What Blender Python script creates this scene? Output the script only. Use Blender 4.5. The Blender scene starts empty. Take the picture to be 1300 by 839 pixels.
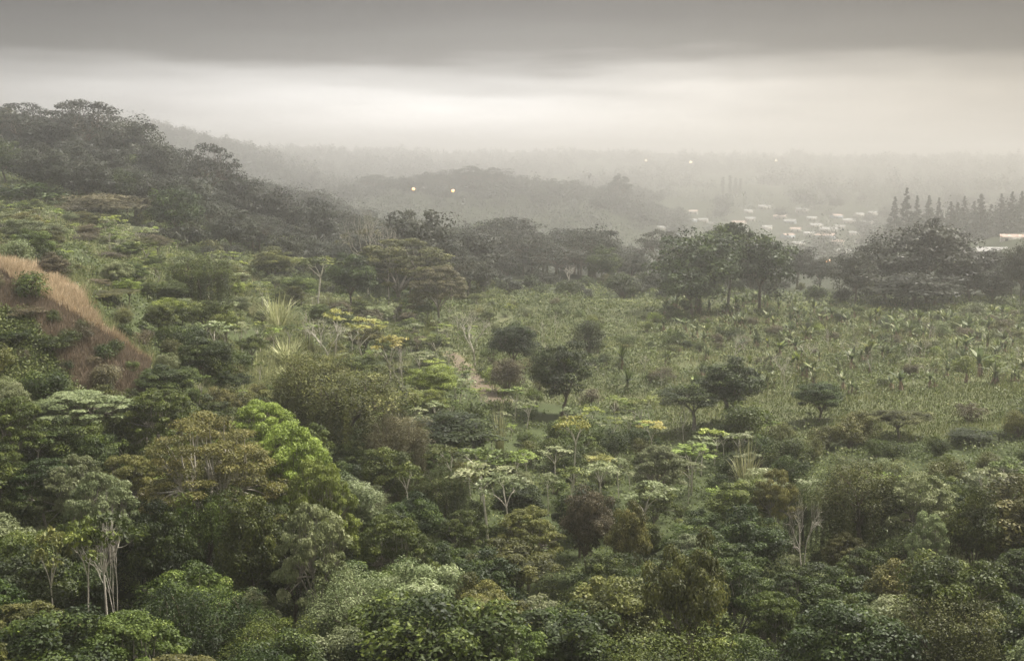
import bpy, math, random
import numpy as np

sc = bpy.context.scene
COL = sc.collection
PI = math.pi

# ---------------------------------------------------------------- camera
F, CX, CY, HZ = 1805.0, 650.0, 419.5, 205.0
TH = math.atan((CY - HZ) / F)
cam_d = bpy.data.cameras.new('camera'); cam = bpy.data.objects.new('camera', cam_d); COL.objects.link(cam)
cam_d.lens = 50.0; cam_d.sensor_width = 36.0; cam_d.clip_start = 0.5; cam_d.clip_end = 20000
cam.location = (0, 0, 0); cam.rotation_euler = (PI / 2 - TH, 0, 0)
sc.camera = cam

def ray(X, Y):
    """slope to the side and slope upward, per metre of depth, of a place seen in the photograph"""
    u = (X - CX) / F; v = (CY - Y) / F
    k = math.cos(TH) + v * math.sin(TH)
    return u / k, (v * math.cos(TH) - math.sin(TH)) / k

def project(x, y, z):
    d = y * math.cos(TH) - z * math.sin(TH)
    return CX + F * x / d, CY - F * (y * math.sin(TH) + z * math.cos(TH)) / d

# ---------------------------------------------------------------- noise and terrain
def vnoise(x, y, seed=0):
    x = np.asarray(x, float); y = np.asarray(y, float)
    xi = np.floor(x); yi = np.floor(y); fx = x - xi; fy = y - yi
    fx = fx * fx * (3 - 2 * fx); fy = fy * fy * (3 - 2 * fy)
    def h(a, b):
        s = np.sin(a * 127.1 + b * 311.7 + seed * 74.7) * 43758.5453
        return s - np.floor(s)
    return (h(xi, yi) * (1 - fx) + h(xi + 1, yi) * fx) * (1 - fy) + (h(xi, yi + 1) * (1 - fx) + h(xi + 1, yi + 1) * fx) * fy

def fbm(x, y, seed=0, o=3):
    t = 0; a = 1; s = 0
    for i in range(o):
        t = t + a * vnoise(x * 2 ** i, y * 2 ** i, seed + i * 13); s += a; a *= .5
    return t / s

DS = [-80, 5, 20, 40, 70, 90, 110, 130, 150, 175, 200, 240, 300, 360, 450, 620, 950, 1300, 1650, 1900, 2500, 3100, 3900, 5200]
XS = [-500, 0, 100, 180, 300, 420, 550, 750, 950, 1150, 1300, 1800]
near = [-2, -2.5, -14, -30, -40]
HT = {
 -500: [-37, -30, -14, -5, -9, -8, -7, -2, 4, 8, 4, 5, 10, 33, 31, 31, 30, 22, -10],
 0: [-38, -36, -27, -11, -13.2, -11.2, -10.6, -7.5, -1, 4, -8, -8, 0, 33, 31, 31, 30, 22, -10],
 100: [-39, -37, -30, -15.6, -15, -12.7, -12.2, -10, -3, 2, -12, -10, -10, 33, 31, 31, 30, 22, -10],
 180: [-40, -38, -32, -22, -19.5, -16, -15.3, -13.3, -8, -5, -12, -20, -20, 37, 31, 28, 30, 22, -10],
 300: [-41, -39, -33.5, -28.5, -25.8, -23.8, -21.3, -20, -17, -18, -17, -30, -46, 14, 12, 22, 30, 24, -10],
 420: [-41, -39.5, -35.5, -31.5, -28.8, -27, -26.6, -26.6, -25, -28, -28, -40, -32, -34, -34, 4, 20, 24, -10],
 550: [-42, -40, -37, -34.5, -32.5, -31.6, -29.9, -29, -29, -33, -46, -55, -24, -38, -34, -16, 0, 22, -10],
 750: [-42, -40, -37.5, -36, -35.2, -33.8, -32, -30.7, -30.3, -36, -58, -60, -31, -42, -38, -24, 0, 24, -10],
 950: [-42, -40, -37.5, -35.3, -34, -32.7, -32, -31.6, -32, -40, -64, -72, -88, -54, -42, -30, -6, 14, -10],
 1150: [-42, -40, -37, -32.8, -31, -31, -31.2, -32.4, -33.3, -40, -50, -53, -84, -54, -42, -30, -6, 12, -10],
 1300: [-41, -38, -35, -30.3, -29.6, -30.5, -31, -32.5, -33, -38, -36, -40, -62, -54, -42, -30, -6, 12, -10],
 1800: [-40, -37, -33, -29, -28, -29, -30, -31, -32, -36, -36, -40, -52, -50, -42, -30, -4, 14, -10],
}
def warp(d): return np.arcsinh((np.asarray(d, float)) / 60.0)
_dl = np.linspace(warp(DS[0]), warp(DS[-1]), 420); _xl = np.linspace(-500, 1800, 185)
_tab = np.array([near + HT[x] for x in XS]) 
_a = np.array([np.interp(_dl, warp(DS), r) for r in _tab])
_G = np.array([np.interp(_xl, XS, _a[:, j]) for j in range(len(_dl))])
for _ in range(3):
    _p = np.pad(_G, 2, mode='edge')
    _G = sum(w * _p[2:-2, 2 + k:_p.shape[1] - 2 + k] for k, w in ((-2, .1), (-1, .2), (0, .4), (1, .2), (2, .1)))
    _p = np.pad(_G, 2, mode='edge')
    _G = sum(w * _p[2 + k:_p.shape[0] - 2 + k, 2:-2] for k, w in ((-2, .1), (-1, .2), (0, .4), (1, .2), (2, .1)))

def gh(x, y):
    x = np.asarray(x, float); y = np.asarray(y, float)
    X = CX + F * x / np.maximum(y, 60)
    fi = np.clip((X + 500) / 2300 * 184, 0, 183.999); fj = np.clip((warp(y) - _dl[0]) / (_dl[-1] - _dl[0]) * 419, 0, 418.999)
    i = fi.astype(int); j = fj.astype(int); a = fi - i; b = fj - j
    z = (_G[j, i] * (1 - a) + _G[j, i + 1] * a) * (1 - b) + (_G[j + 1, i] * (1 - a) + _G[j + 1, i + 1] * a) * b
    amp = np.clip((y - 40) / 100, 0, 1) * np.clip(y / 300, .5, 3)
    return z + (fbm(x / 17, y / 17, 5) - .5) * 1.6 * amp + (fbm(x / 170, y / 210, 15) - .5) * 20 * np.clip((y - 1000) / 1200, 0, 1)
def g1(x, y): return float(gh(x, y))

# ---------------------------------------------------------------- materials
MATS = {}
def nodes(name):
    m = bpy.data.materials.new(name); m.use_nodes = True; MATS[name] = m
    return m, m.node_tree, m.node_tree.nodes, m.node_tree.links

def leafmat(name, c1, c2, c3=None, transl=.3, rough=.55, var=.22):
    m, t, N, L = nodes(name)
    b = N['Principled BSDF']; out = N['Material Output']
    at = N.new('ShaderNodeAttribute'); at.attribute_name = 'tint'
    r = N.new('ShaderNodeValToRGB'); e = r.color_ramp.elements
    e[0].position = .08; e[0].color = (*c1, 1); e[1].position = .68; e[1].color = (*c2, 1)
    if c3: k = e.new(.95); k.color = (*c3, 1)
    L.new(at.outputs['Fac'], r.inputs['Fac'])
    oi = N.new('ShaderNodeObjectInfo')
    mr = N.new('ShaderNodeMapRange'); mr.inputs[3].default_value = 1 - var * 1.2; mr.inputs[4].default_value = 1 + var * 1.2
    L.new(oi.outputs['Random'], mr.inputs[0])
    mh = N.new('ShaderNodeMapRange'); mh.inputs[3].default_value = .5 - var * .07; mh.inputs[4].default_value = .5 + var * .07
    wn = N.new('ShaderNodeTexWhiteNoise'); wn.noise_dimensions = '1D'
    L.new(oi.outputs['Random'], wn.inputs['W']); L.new(wn.outputs['Value'], mh.inputs[0])
    hs = N.new('ShaderNodeHueSaturation'); hs.inputs['Saturation'].default_value = 1.0 if 'haze' in name else 1.22; L.new(r.outputs['Color'], hs.inputs['Color']); L.new(mr.outputs[0], hs.inputs['Value']); L.new(mh.outputs[0], hs.inputs['Hue'])
    L.new(hs.outputs['Color'], b.inputs['Base Color']); b.inputs['Roughness'].default_value = rough
    b.inputs['Specular IOR Level'].default_value = .3
    tr = N.new('ShaderNodeBsdfTranslucent'); L.new(hs.outputs['Color'], tr.inputs['Color'])
    mx = N.new('ShaderNodeMixShader'); mx.inputs[0].default_value = transl
    L.new(b.outputs[0], mx.inputs[1]); L.new(tr.outputs[0], mx.inputs[2]); L.new(mx.outputs[0], out.inputs['Surface'])
    return m

def solidmat(name, c1, c2, scale=4, rough=.85, bump=0, coord='Object', metallic=0):
    m, t, N, L = nodes(name)
    b = N['Principled BSDF']
    tc = N.new('ShaderNodeTexCoord'); nz = N.new('ShaderNodeTexNoise'); nz.inputs['Scale'].default_value = scale; nz.inputs['Detail'].default_value = 6
    L.new(tc.outputs[coord], nz.inputs['Vector'])
    r = N.new('ShaderNodeValToRGB'); e = r.color_ramp.elements
    e[0].position = .35; e[0].color = (*c1, 1); e[1].position = .65; e[1].color = (*c2, 1)
    L.new(nz.outputs['Fac'], r.inputs['Fac']); L.new(r.outputs['Color'], b.inputs['Base Color'])
    b.inputs['Roughness'].default_value = rough; b.inputs['Metallic'].default_value = metallic
    b.inputs['Specular IOR Level'].default_value = .25
    if bump:
        bp = N.new('ShaderNodeBump'); bp.inputs['Strength'].default_value = bump; L.new(nz.outputs['Fac'], bp.inputs['Height']); L.new(bp.outputs[0], b.inputs['Normal'])
    return m

def emimat(name, col, s):
    m, t, N, L = nodes(name); b = N['Principled BSDF']
    b.inputs['Emission Color'].default_value = (*col, 1); b.inputs['Emission Strength'].default_value = s; b.inputs['Base Color'].default_value = (.8, .8, .75, 1)
    return m

leafmat('leaf_dark',   (.012, .021, .006), (.052, .073, .020), (.19, .23, .075))
leafmat('leaf_mid',    (.026, .038, .011), (.105, .132, .040), (.32, .35, .14))
leafmat('leaf_olive',  (.036, .040, .014), (.150, .152, .056), (.36, .33, .16))
leafmat('leaf_lime',   (.085, .110, .028), (.26, .31, .10), (.46, .51, .23))
leafmat('leaf_sage',   (.090, .110, .052), (.250, .275, .155), (.44, .45, .32))
leafmat('leaf_brown',  (.060, .054, .032), (.150, .133, .082), (.26, .23, .15))
leafmat('leaf_yellow', (.13, .14, .045), (.34, .33, .125), (.52, .48, .24))
leafmat('leaf_haze',   (.018, .023, .013), (.050, .056, .031), (.09, .094, .058))
leafmat('leaf_banana', (.055, .070, .034), (.15, .178, .098), (.30, .31, .20), transl=.4)
leafmat('leaf_under',  (.045, .062, .022), (.150, .175, .070), (.32, .33, .18))
leafmat('grass_green', (.065, .080, .030), (.185, .200, .088), (.36, .345, .20))
leafmat('grass_tan',   (.28, .235, .16), (.52, .45, .33), (.70, .63, .50), transl=.35)
leafmat('grass_rust',  (.14, .115, .085), (.30, .25, .19), (.44, .38, .30), transl=.3)
leafmat('grass_pale',  (.200, .210, .110), (.400, .400, .240), (.55, .53, .36))
solidmat('bark_brown', (.075, .058, .042), (.17, .135, .10), 6, bump=.3)
solidmat('bark_pale',  (.33, .30, .25), (.62, .58, .51), 5, bump=.2)
solidmat('bark_grey',  (.15, .135, .115), (.32, .29, .25), 5, bump=.2)
solidmat('stem_brown', (.12, .085, .055), (.33, .25, .17), 6)
solidmat('roof_pale',  (.20, .195, .185), (.36, .355, .34), .35, .7)
solidmat('roof_rust',  (.26, .16, .12), (.50, .40, .34), .5, .6)
solidmat('wall_cream', (.50, .47, .41), (.66, .63, .57), .4)
solidmat('wall_blue',  (.30, .35, .40), (.42, .47, .50), .4)
solidmat('dark_glass', (.02, .025, .03), (.05, .055, .06), 1, .15)
solidmat('door_wood',  (.08, .05, .03), (.16, .10, .06), 1, .6)
solidmat('metal_grey', (.20, .20, .20), (.34, .34, .34), 2, .5)
emimat('lamp_glow', (1, .42, .12), 2.2)
emimat('lamp_white', (1, .78, .5), 2.4)

# ---------------------------------------------------------------- mesh builder
class MB:
    def __init__(s): s.v = []; s.f = []; s.t = []; s.n = 0; s.mi = []
    def add(s, verts, faces, tint=0.5, mi=0):
        verts = np.asarray(verts, float).reshape(-1, 3); faces = np.asarray(faces, int).reshape(-1, 4)
        s.v.append(verts); s.f.append(faces + s.n); s.n += len(verts)
        s.t.append(np.broadcast_to(np.asarray(tint, float), (len(verts),)).copy()); s.mi.append(np.full(len(faces), mi))
    def leaves(s, c, n, size, rng, aspect=.55, tint=None, mi=0):
        k = len(c)
        if not k: return
        n = n / (np.linalg.norm(n, axis=1, keepdims=True) + 1e-9)
        r = rng.normal(size=(k, 3)); t = np.cross(n, r); t /= (np.linalg.norm(t, axis=1, keepdims=True) + 1e-9)
        b = np.cross(n, t); size = np.broadcast_to(np.asarray(size, float), (k,))[:, None]
        sz = size * rng.uniform(.7, 1.3, (k, 1))
        v = np.stack([c - t * sz * .5, c + b * sz * aspect * .5 - n * sz * .06, c + t * sz * .5, c - b * sz * aspect * .5 - n * sz * .06], 1).reshape(-1, 3)
        f = np.arange(4 * k).reshape(-1, 4)
        if tint is None: tint = rng.random(k)
        s.add(v, f, np.repeat(np.clip(tint, 0, 1), 4), mi)
    def tube(s, p, r, sides=6, tint=.5, mi=0):
        p = np.asarray(p, float); n = len(p); d = np.gradient(p, axis=0); d /= (np.linalg.norm(d, axis=1, keepdims=True) + 1e-9)
        up = np.array([0.31, 0.95, 0.05]) if abs(d[0][1]) < .8 else np.array([1., 0, 0])
        a = np.cross(d, up); a /= (np.linalg.norm(a, axis=1, keepdims=True) + 1e-9); b = np.cross(d, a)
        ang = np.arange(sides) * 2 * PI / sides
        v = p[:, None] + np.asarray(r)[:, None, None] * (a[:, None] * np.cos(ang)[None, :, None] + b[:, None] * np.sin(ang)[None, :, None])
        i = np.arange(n - 1)[:, None] * sides; j = np.arange(sides)[None]; j2 = (j + 1) % sides
        f = np.stack([i + j, i + j2, i + sides + j2, i + sides + j], -1).reshape(-1, 4)
        s.add(v.reshape(-1, 3), f, tint, mi)
    def box(s, x0, x1, y0, y1, z0, z1, tint=.5, mi=0):
        v = [(x0, y0, z0), (x1, y0, z0), (x1, y1, z0), (x0, y1, z0), (x0, y0, z1), (x1, y0, z1), (x1, y1, z1), (x0, y1, z1)]
        s.add(v, [(0, 3, 2, 1), (4, 5, 6, 7), (0, 1, 5, 4), (1, 2, 6, 5), (2, 3, 7, 6), (3, 0, 4, 7)], tint, mi)
    def mesh(s, name, mats):
        me = bpy.data.meshes.new(name)
        v = np.concatenate(s.v) if s.v else np.zeros((0, 3)); f = np.concatenate(s.f) if s.f else np.zeros((0, 4), int)
        me.vertices.add(len(v)); me.vertices.foreach_set('co', v.astype(np.float32).ravel())
        me.loops.add(f.size); me.loops.foreach_set('vertex_index', f.astype(np.int32).ravel())
        me.polygons.add(len(f)); me.polygons.foreach_set('loop_start', (np.arange(len(f)) * 4).astype(np.int32))
        at = me.attributes.new('tint', 'FLOAT', 'POINT'); at.data.foreach_set('value', np.concatenate(s.t).astype(np.float32))
        me.polygons.foreach_set('material_index', np.concatenate(s.mi).astype(np.int32))
        me.update(calc_edges=True)
        for m in (mats if isinstance(mats, (list, tuple)) else [mats]): me.materials.append(MATS[m])
        return me

def bez(p0, p1, p2, n=6):
    t = np.linspace(0, 1, n)[:, None]; p0, p1, p2 = map(np.asarray, (p0, p1, p2))
    return (1 - t) ** 2 * p0 + 2 * t * (1 - t) * p1 + t * t * p2

def clump(mb, rng, c, rx, rz, n, size, upb=.4, flat=0.35, tint=.5, aspect=.55, full=.25):
    """a tuft of leaves filling the outer shell of an uneven ellipsoid"""
    d = rng.normal(size=(n, 3)); d[:, 2] += upb; d /= np.linalg.norm(d, axis=1, keepdims=True)
    lump = 1 + .25 * np.sin(d[:, 0] * 5 + c[0] * 3) * np.sin(d[:, 1] * 5 + c[1] * 2) * (1 - abs(d[:, 2]) * .5)
    r = rng.uniform(0, 1, n) ** full * lump
    p = d * r[:, None] * np.array([rx, rx, rz]) + c
    nn = d * np.array([1, 1, rx / max(rz, .05) * .8]); nn /= np.linalg.norm(nn, axis=1, keepdims=True)
    nn = nn * (1 - flat) + np.array([0, 0, flat]) + rng.normal(size=(n, 3)) * .34
    mb.leaves(p, nn, size, rng, aspect, tint + rng.normal(size=n) * .11)

def limbs(mb, rng, cs, fork, base_r, H, sides=5, groups=5, lean=(0, 0), droop=.0, twig=True, base=None):
    base = np.array([0, 0, -.8]) if base is None else base
    fk = np.array([lean[0], lean[1], fork])
    mid = np.array([lean[0] * .3 + rng.normal() * .02 * H, lean[1] * .3, fork * .5])
    mb.tube(bez(base, mid, fk, 7), np.linspace(base_r, base_r * .72, 7), sides + 2)
    if len(cs) == 0: return
    az = np.arctan2(cs[:, 1] - fk[1], cs[:, 0] - fk[0]); g = ((az + PI) / (2 * PI) * groups + rng.random()).astype(int) % groups
    for k in range(groups):
        m = cs[g == k]
        if not len(m): continue
        q = m.mean(0) * .62 + fk * .38; q[2] = fk[2] + (m[:, 2].mean() - fk[2]) * .62
        ctrl = fk * .55 + q * .45; ctrl[2] += (q[2] - fk[2]) * .25 + rng.normal() * .02 * H
        mb.tube(bez(fk, ctrl, q, 6), np.linspace(base_r * .55, base_r * .30, 6), sides)
        if twig:
            for c in m:
                e = np.array(c); e[2] -= .15
                cc = (q + e) / 2 + rng.normal(size=3) * .03 * H; cc[2] -= droop
                mb.tube(bez(q, cc, e, 5), np.linspace(base_r * .26, base_r * .07, 5), max(3, sides - 1))

# every maker returns (trunk mesh builder, crown mesh builder), height H, width W
def m_broad(rng, H, W, nc=46, nl=230, ls=.30, fork=.33, up=1.0, cr=.155, hole=.0, low=.25, aspect=.55, flat=.35):
    t = MB(); c = MB(); R = W / 2; cs = []
    zc = H * (low + 1) / 2; rz = H * (1 - low) / 2
    sub = rng.normal(size=(5, 3)) * np.array([.42, .42, .30])
    tries = 0
    while len(cs) < nc and tries < 5000:
        tries += 1
        d = rng.normal(size=3); d[2] = abs(d[2]) * .9 - .35; d /= np.linalg.norm(d)
        r = rng.uniform(.55, .92) * (1 + .16 * math.sin(3 * math.atan2(d[1], d[0]) + sub[0, 0] * 9) + .12 * math.sin(5 * d[2] * 2 + sub[1, 0] * 9))
        p = np.array([d[0] * R * r, d[1] * R * r, zc + d[2] * rz * r])
        if all(np.linalg.norm((p - q) * np.array([1, 1, 1.3])) > W * cr * .9 for q in cs): cs.append(p)
    cs = np.array(cs)
    for p in cs[:nc // 3]:
        q = np.array([p[0] * .5, p[1] * .5, zc + (p[2] - zc) * .45]); clump(c, rng, q, W * cr * 1.35, W * cr, int(nl * .45), ls * 1.7, 0, .1, rng.uniform(.2, .6), aspect, .6)
    for p in cs:
        w = W * cr * rng.uniform(.7, 1.4)
        clump(c, rng, p, w, w * .58, int(nl * rng.uniform(.6, 1.3)), ls, .45, flat, rng.uniform(.12, .72), aspect)
    limbs(t, rng, cs, H * fork, H * .024, H, 5, 6, (rng.normal() * .3, rng.normal() * .3))
    return t, c

def m_umbrella(rng, H, W, nc=60, nl=150, ls=.26, thick=.05, layers=1, arch=.30, fork=.30):
    t = MB(); c = MB(); R = W / 2; cs = []; tries = 0
    while len(cs) < nc and tries < 6000:
        tries += 1
        a = rng.uniform(0, 2 * PI); r = math.sqrt(rng.uniform(0.0, 1)) * (1 + .12 * math.sin(3 * a + 1) + .08 * math.sin(7 * a))
        lay = rng.integers(layers)
        z = H * (1 - thick) - arch * H * r ** 2.2 - lay * H * .17 - rng.uniform(0, .05) * H
        rr = r * (1 - .0 * lay)
        p = np.array([math.cos(a) * rr * R * .95, math.sin(a) * rr * R * .95, z])
        if all(np.linalg.norm((p - q) * np.array([1, 1, 1.6])) > W * .075 for q in cs): cs.append(p)
    cs = np.array(cs)
    for p in cs:
        w = W * .085 * rng.uniform(.7, 1.35)
        clump(c, rng, p, w, w * .36, int(nl * rng.uniform(.6, 1.3)), ls, .5, .55, rng.uniform(.25, .7))
    limbs(t, rng, cs, H * fork, H * .028, H, 5, 7, (rng.normal() * .4, rng.normal() * .4))
    return t, c

def m_slender(rng, H, W, nc=9, nl=46, ls=.55, fork=.62, flat=.7):
    t = MB(); c = MB(); cs = []
    for i in range(nc):
        a = i * 2.4 + rng.normal() * .3; r = W * .5 * math.sqrt((i + .4) / nc) * .85
        cs.append(np.array([math.cos(a) * r, math.sin(a) * r, H * (.97 - .16 * (r / (W * .5)) ** 2) - rng.uniform(0, .10) * H]))
    cs = np.array(cs)
    for p in cs: clump(c, rng, p, W * .17 * rng.uniform(.8, 1.2), W * .06, nl, ls, .6, flat, rng.uniform(.35, .8), .42, .5)
    limbs(t, rng, cs, H * fork, H * .0135, H, 5, 5, (rng.normal() * .05 * H, rng.normal() * .05 * H))
    return t, c

def m_bare(rng, H, W, depth=5, leafy=False):
    t = MB(); c = MB()
    def grow(p, d, L, r, k):
        e = p + d * L; cc = (p + e) / 2 + rng.normal(size=3) * L * .09
        t.tube(bez(p, cc, e, 4), np.linspace(r, r * .62, 4), 5 if k > 2 else 3)
        if k == 0:
            if leafy: clump(c, rng, e, W * .05, W * .03, 10, .22, .4, .4, .5)
            return
        for i in range(3 if k > 1 else 2):
            a = rng.uniform(0, 2 * PI); s = rng.uniform(.35, .75)
            ax = np.cross(d, rng.normal(size=3)); ax /= np.linalg.norm(ax)
            n = d * math.cos(s) + ax * math.sin(s); n[2] += .08; n /= np.linalg.norm(n)
            grow(e, n, L * rng.uniform(.62, .85), r * .58, k - 1)
    grow(np.array([0, 0, -.5]), np.array([rng.normal() * .12, rng.normal() * .12, 1.]), H * .32, H * .018, depth)
    v = np.concatenate(t.v); top = v[:, 2].max(); wid = max(1e-3, np.ptp(v[:, 0]))
    for q in t.v: q *= np.array([W / wid, W / wid, H / top])
    for q in c.v: q *= np.array([W / wid, W / wid, H / top])
    return t, c

def m_vine(rng, H, W, ls=.24):
    t, c = m_broad(rng, H, W, 46, 210, ls, .4, low=.3)
    for i in range(75):
        a = rng.uniform(0, 2 * PI); r = W * .5 * rng.uniform(.45, 1.0); L = rng.uniform(.35, .8) * H
        z0 = H * rng.uniform(.55, .85); n = int(42 * L); s = rng.random(n)
        p = np.stack([math.cos(a) * r * (1 + s * .05) + rng.normal(size=n) * .17, math.sin(a) * r * (1 + s * .05) + rng.normal(size=n) * .17, z0 - s * L], 1)
        nn = np.stack([np.full(n, math.cos(a)), np.full(n, math.sin(a)), np.full(n, .3)], 1) + rng.normal(size=(n, 3)) * .5
        c.leaves(p, nn, ls, rng, .5, rng.uniform(.0, .5) + rng.normal(size=n) * .12)
    return t, c

def m_shrub(rng, H, W, nc=16, nl=120, ls=.16, flat=.3, cr=.2):
    c = MB(); t = MB()
    for i in range(nc):
        a = rng.uniform(0, 2 * PI); r = math.sqrt(rng.random()) * .36 * W
        z = H * (.78 - 1.6 * (r / W) ** 2) * rng.uniform(.45, 1.05)
        w = W * cr * rng.uniform(.7, 1.25)
        clump(c, rng, np.array([math.cos(a) * r, math.sin(a) * r, z]), w, w * .75 * H / W * 1.1, int(nl * rng.uniform(.6, 1.3)), ls, .3, flat, rng.uniform(.2, .7))
        t.tube(bez((0, 0, -.3), (math.cos(a) * r * .3, math.sin(a) * r * .3, z * .6), (math.cos(a) * r, math.sin(a) * r, z), 4), np.linspace(.05, .015, 4), 3)
    return t, c

def blade(mb, rng, p, az, L, lean, w, segs=5, fold=0, tint=.5, wb=.4, mi=0):
    s = np.linspace(0, 1, segs + 1); h = np.array([math.cos(az), math.sin(az)])
    out = lean * L * s ** 1.6; z = L * (s - .55 * lean * s ** 2.2)
    mid = np.stack([p[0] + h[0] * out, p[1] + h[1] * out, p[2] + z], 1)
    ww = w * np.sin(np.clip(s * (1 - wb) + wb * .55, 0, 1) * PI) ** .8; ww[-1] = w * .06
    side = np.array([-h[1], h[0], 0.])
    l = mid - side * ww[:, None] * .5; l[:, 2] -= fold * ww * .5; r = mid + side * ww[:, None] * .5; r[:, 2] -= fold * ww * .5
    if fold:
        v = np.concatenate([l, mid, r]); n = segs + 1; i = np.arange(segs)
        f = np.concatenate([np.stack([i, i + 1, i + 1 + n, i + n], 1), np.stack([i + n, i + n + 1, i + 1 + 2 * n, i + 2 * n], 1)])
    else:
        v = np.concatenate([l, r]); n = segs + 1; i = np.arange(segs); f = np.stack([i, i + n, i + n + 1, i + 1], 1)
    mb.add(v, f, tint, mi)

def m_banana(rng, H=4.4, W=3.4):
    t = MB(); c = MB(); hs = H * .46
    for q in range(rng.integers(1, 4)):
        o = np.array([rng.normal() * .45, rng.normal() * .45, 0]) if q else np.zeros(3); k = 1 if q == 0 else rng.uniform(.5, .8)
        t.tube(np.array([o + (0, 0, -.4), o + (.03, 0, hs * k * .5), o + (0.05, .02, hs * k)]), [.17 * k, .14 * k, .09 * k], 6, .3)
        for i in range(int(9 * k) + 1):
            a = i * 2.4 + rng.normal() * .3; ln = rng.uniform(.05, .75) if i else .03
            blade(c, rng, o + (0.04, 0, hs * k * .95), a, H * .54 * k * rng.uniform(.7, 1.1), ln, .36 * k, 7, .35, rng.uniform(.2, .95), .25)
        for i in range(5):
            a = rng.uniform(0, 2 * PI)
            blade(t, rng, o + (math.cos(a) * .16, math.sin(a) * .16, hs * k * rng.uniform(.6, .95)), a, -H * .33 * k, -rng.uniform(.1, .3), .25, 4, .2, rng.random(), .3)
    return t, c

def m_cane(rng, H, W, n=130, w=.07, segs=6):
    c = MB()
    for i in range(n):
        a = rng.uniform(0, 2 * PI); r = W * .18 * math.sqrt(rng.random())
        blade(c, rng, np.array([math.cos(a) * r, math.sin(a) * r, -.2]), a + rng.normal() * .6, H * rng.uniform(.55, 1.1), rng.uniform(.05, .75) * W / H, w * rng.uniform(.6, 1.4), segs, 0, rng.random(), .4)
    return MB(), c

def m_yucca(rng, H, W, trunk=.35, n=70, w=.12, L=.55):
    t = MB(); c = MB(); hs = H * trunk
    t.tube(np.array([(0, 0, -.4), (.05, 0, hs * .6), (0, .05, hs)]), [.16, .13, .11], 6)
    for i in range(n):
        a = rng.uniform(0, 2 * PI); el = rng.uniform(-.3, 1.5); l = W * .5 * rng.uniform(.8, 1.1)
        h = np.array([math.cos(a) * math.cos(el), math.sin(a) * math.cos(el), math.sin(el)])
        s = np.array([-math.sin(a), math.cos(a), 0]); p0 = np.array([0, 0, hs]); p1 = p0 + h * l * .5; p2 = p0 + h * l - np.array([0, 0, l * .12])
        v = [p0 - s * w * .3, p0 + s * w * .3, p1 - s * w * .5, p1 + s * w * .5, p2 - s * .01, p2 + s * .01]
        c.add(v, [(0, 1, 3, 2), (2, 3, 5, 4)], rng.uniform(.1, .8))
    return t, c

def m_palm(rng, H, W):
    t = MB(); c = MB(); hs = H * .8
    t.tube(bez((0, 0, -.5), (.3, 0, hs * .5), (.1, 0, hs), 7), np.linspace(.24, .13, 7), 6)
    for i in range(18):
        blade(c, rng, np.array([.1, 0, hs]), i * 2.4, W * .62, rng.uniform(.35, 1.1), .75, 6, .5, rng.random(), .3)
    return t, c

def m_conifer(rng, H, W, ls=.6):
    t = MB(); c = MB(); t.tube(np.array([(0, 0, -.6), (0, 0, H * .5), (0, 0, H * .97)]), [H * .018, H * .012, .03], 5)
    for k in range(34):
        z = H * (.05 + .95 * (k / 33) ** .97); R = W * .5 * (1 - (z / H)) ** 1.05 * 1.15 * rng.uniform(.75, 1.15) + .05
        for i in range(max(2, int(R * 3.0))):
            a = rng.uniform(0, 2 * PI); r = R * rng.uniform(.45, .95)
            clump(c, rng, np.array([math.cos(a) * r, math.sin(a) * r, z - r * .22]), .28 + R * .28, .2 + R * .1, 30, ls, .3, .4, rng.uniform(.1, .6), .4)
    return t, c

def m_column(rng, H, W, ls=.6):       # tall narrow conifer with short tiers
    t = MB(); c = MB(); t.tube(np.array([(0, 0, -.6), (0, 0, H * .5), (0, 0, H * .98)]), [.28, .18, .05], 5)
    for k in range(22):
        z = H * (.2 + .79 * k / 21); R = W * .5 * (.65 + .35 * math.sin(k * 2.1)) * (1 - .4 * (z / H) ** 3)
        for i in range(4):
            a = rng.uniform(0, 2 * PI); clump(c, rng, np.array([math.cos(a) * R * .6, math.sin(a) * R * .6, z]), .75, .3, 22, ls, .3, .4, rng.uniform(.1, .6), .4)
    return t, c

# ---------------------------------------------------------------- prototypes (variants of each kind), made once
rng = np.random.default_rng(11)
P = {}
def proto(kind, maker, H, W, n, crown, bark, name, cat, crown_name='crown', trunk_name='trunk', **kw):
    P[kind] = dict(H=H, W=W, name=name, cat=cat, cn=crown_name, tn=trunk_name, v=[], mat=crown, bark=bark)
    for i in range(n):
        t, c = maker(np.random.default_rng(abs(hash_(kind)) + i * 101), H, W, **kw)
        tm = t.mesh(name + '_' + trunk_name, bark) if t.n else None
        cm = c.mesh(name + '_' + crown_name, crown) if c.n else None
        v = np.concatenate((c.v if c.n else []) + ([] if c.n else t.v))
        P[kind]['v'].append((tm, cm, float(np.percentile(v[:, 2], 99.7)), float(np.percentile(np.abs(v[:, 0]), 98.5) * 2)))
def hash_(s): return sum((i + 1) * ord(ch) * 7 for i, ch in enumerate(s))

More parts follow.
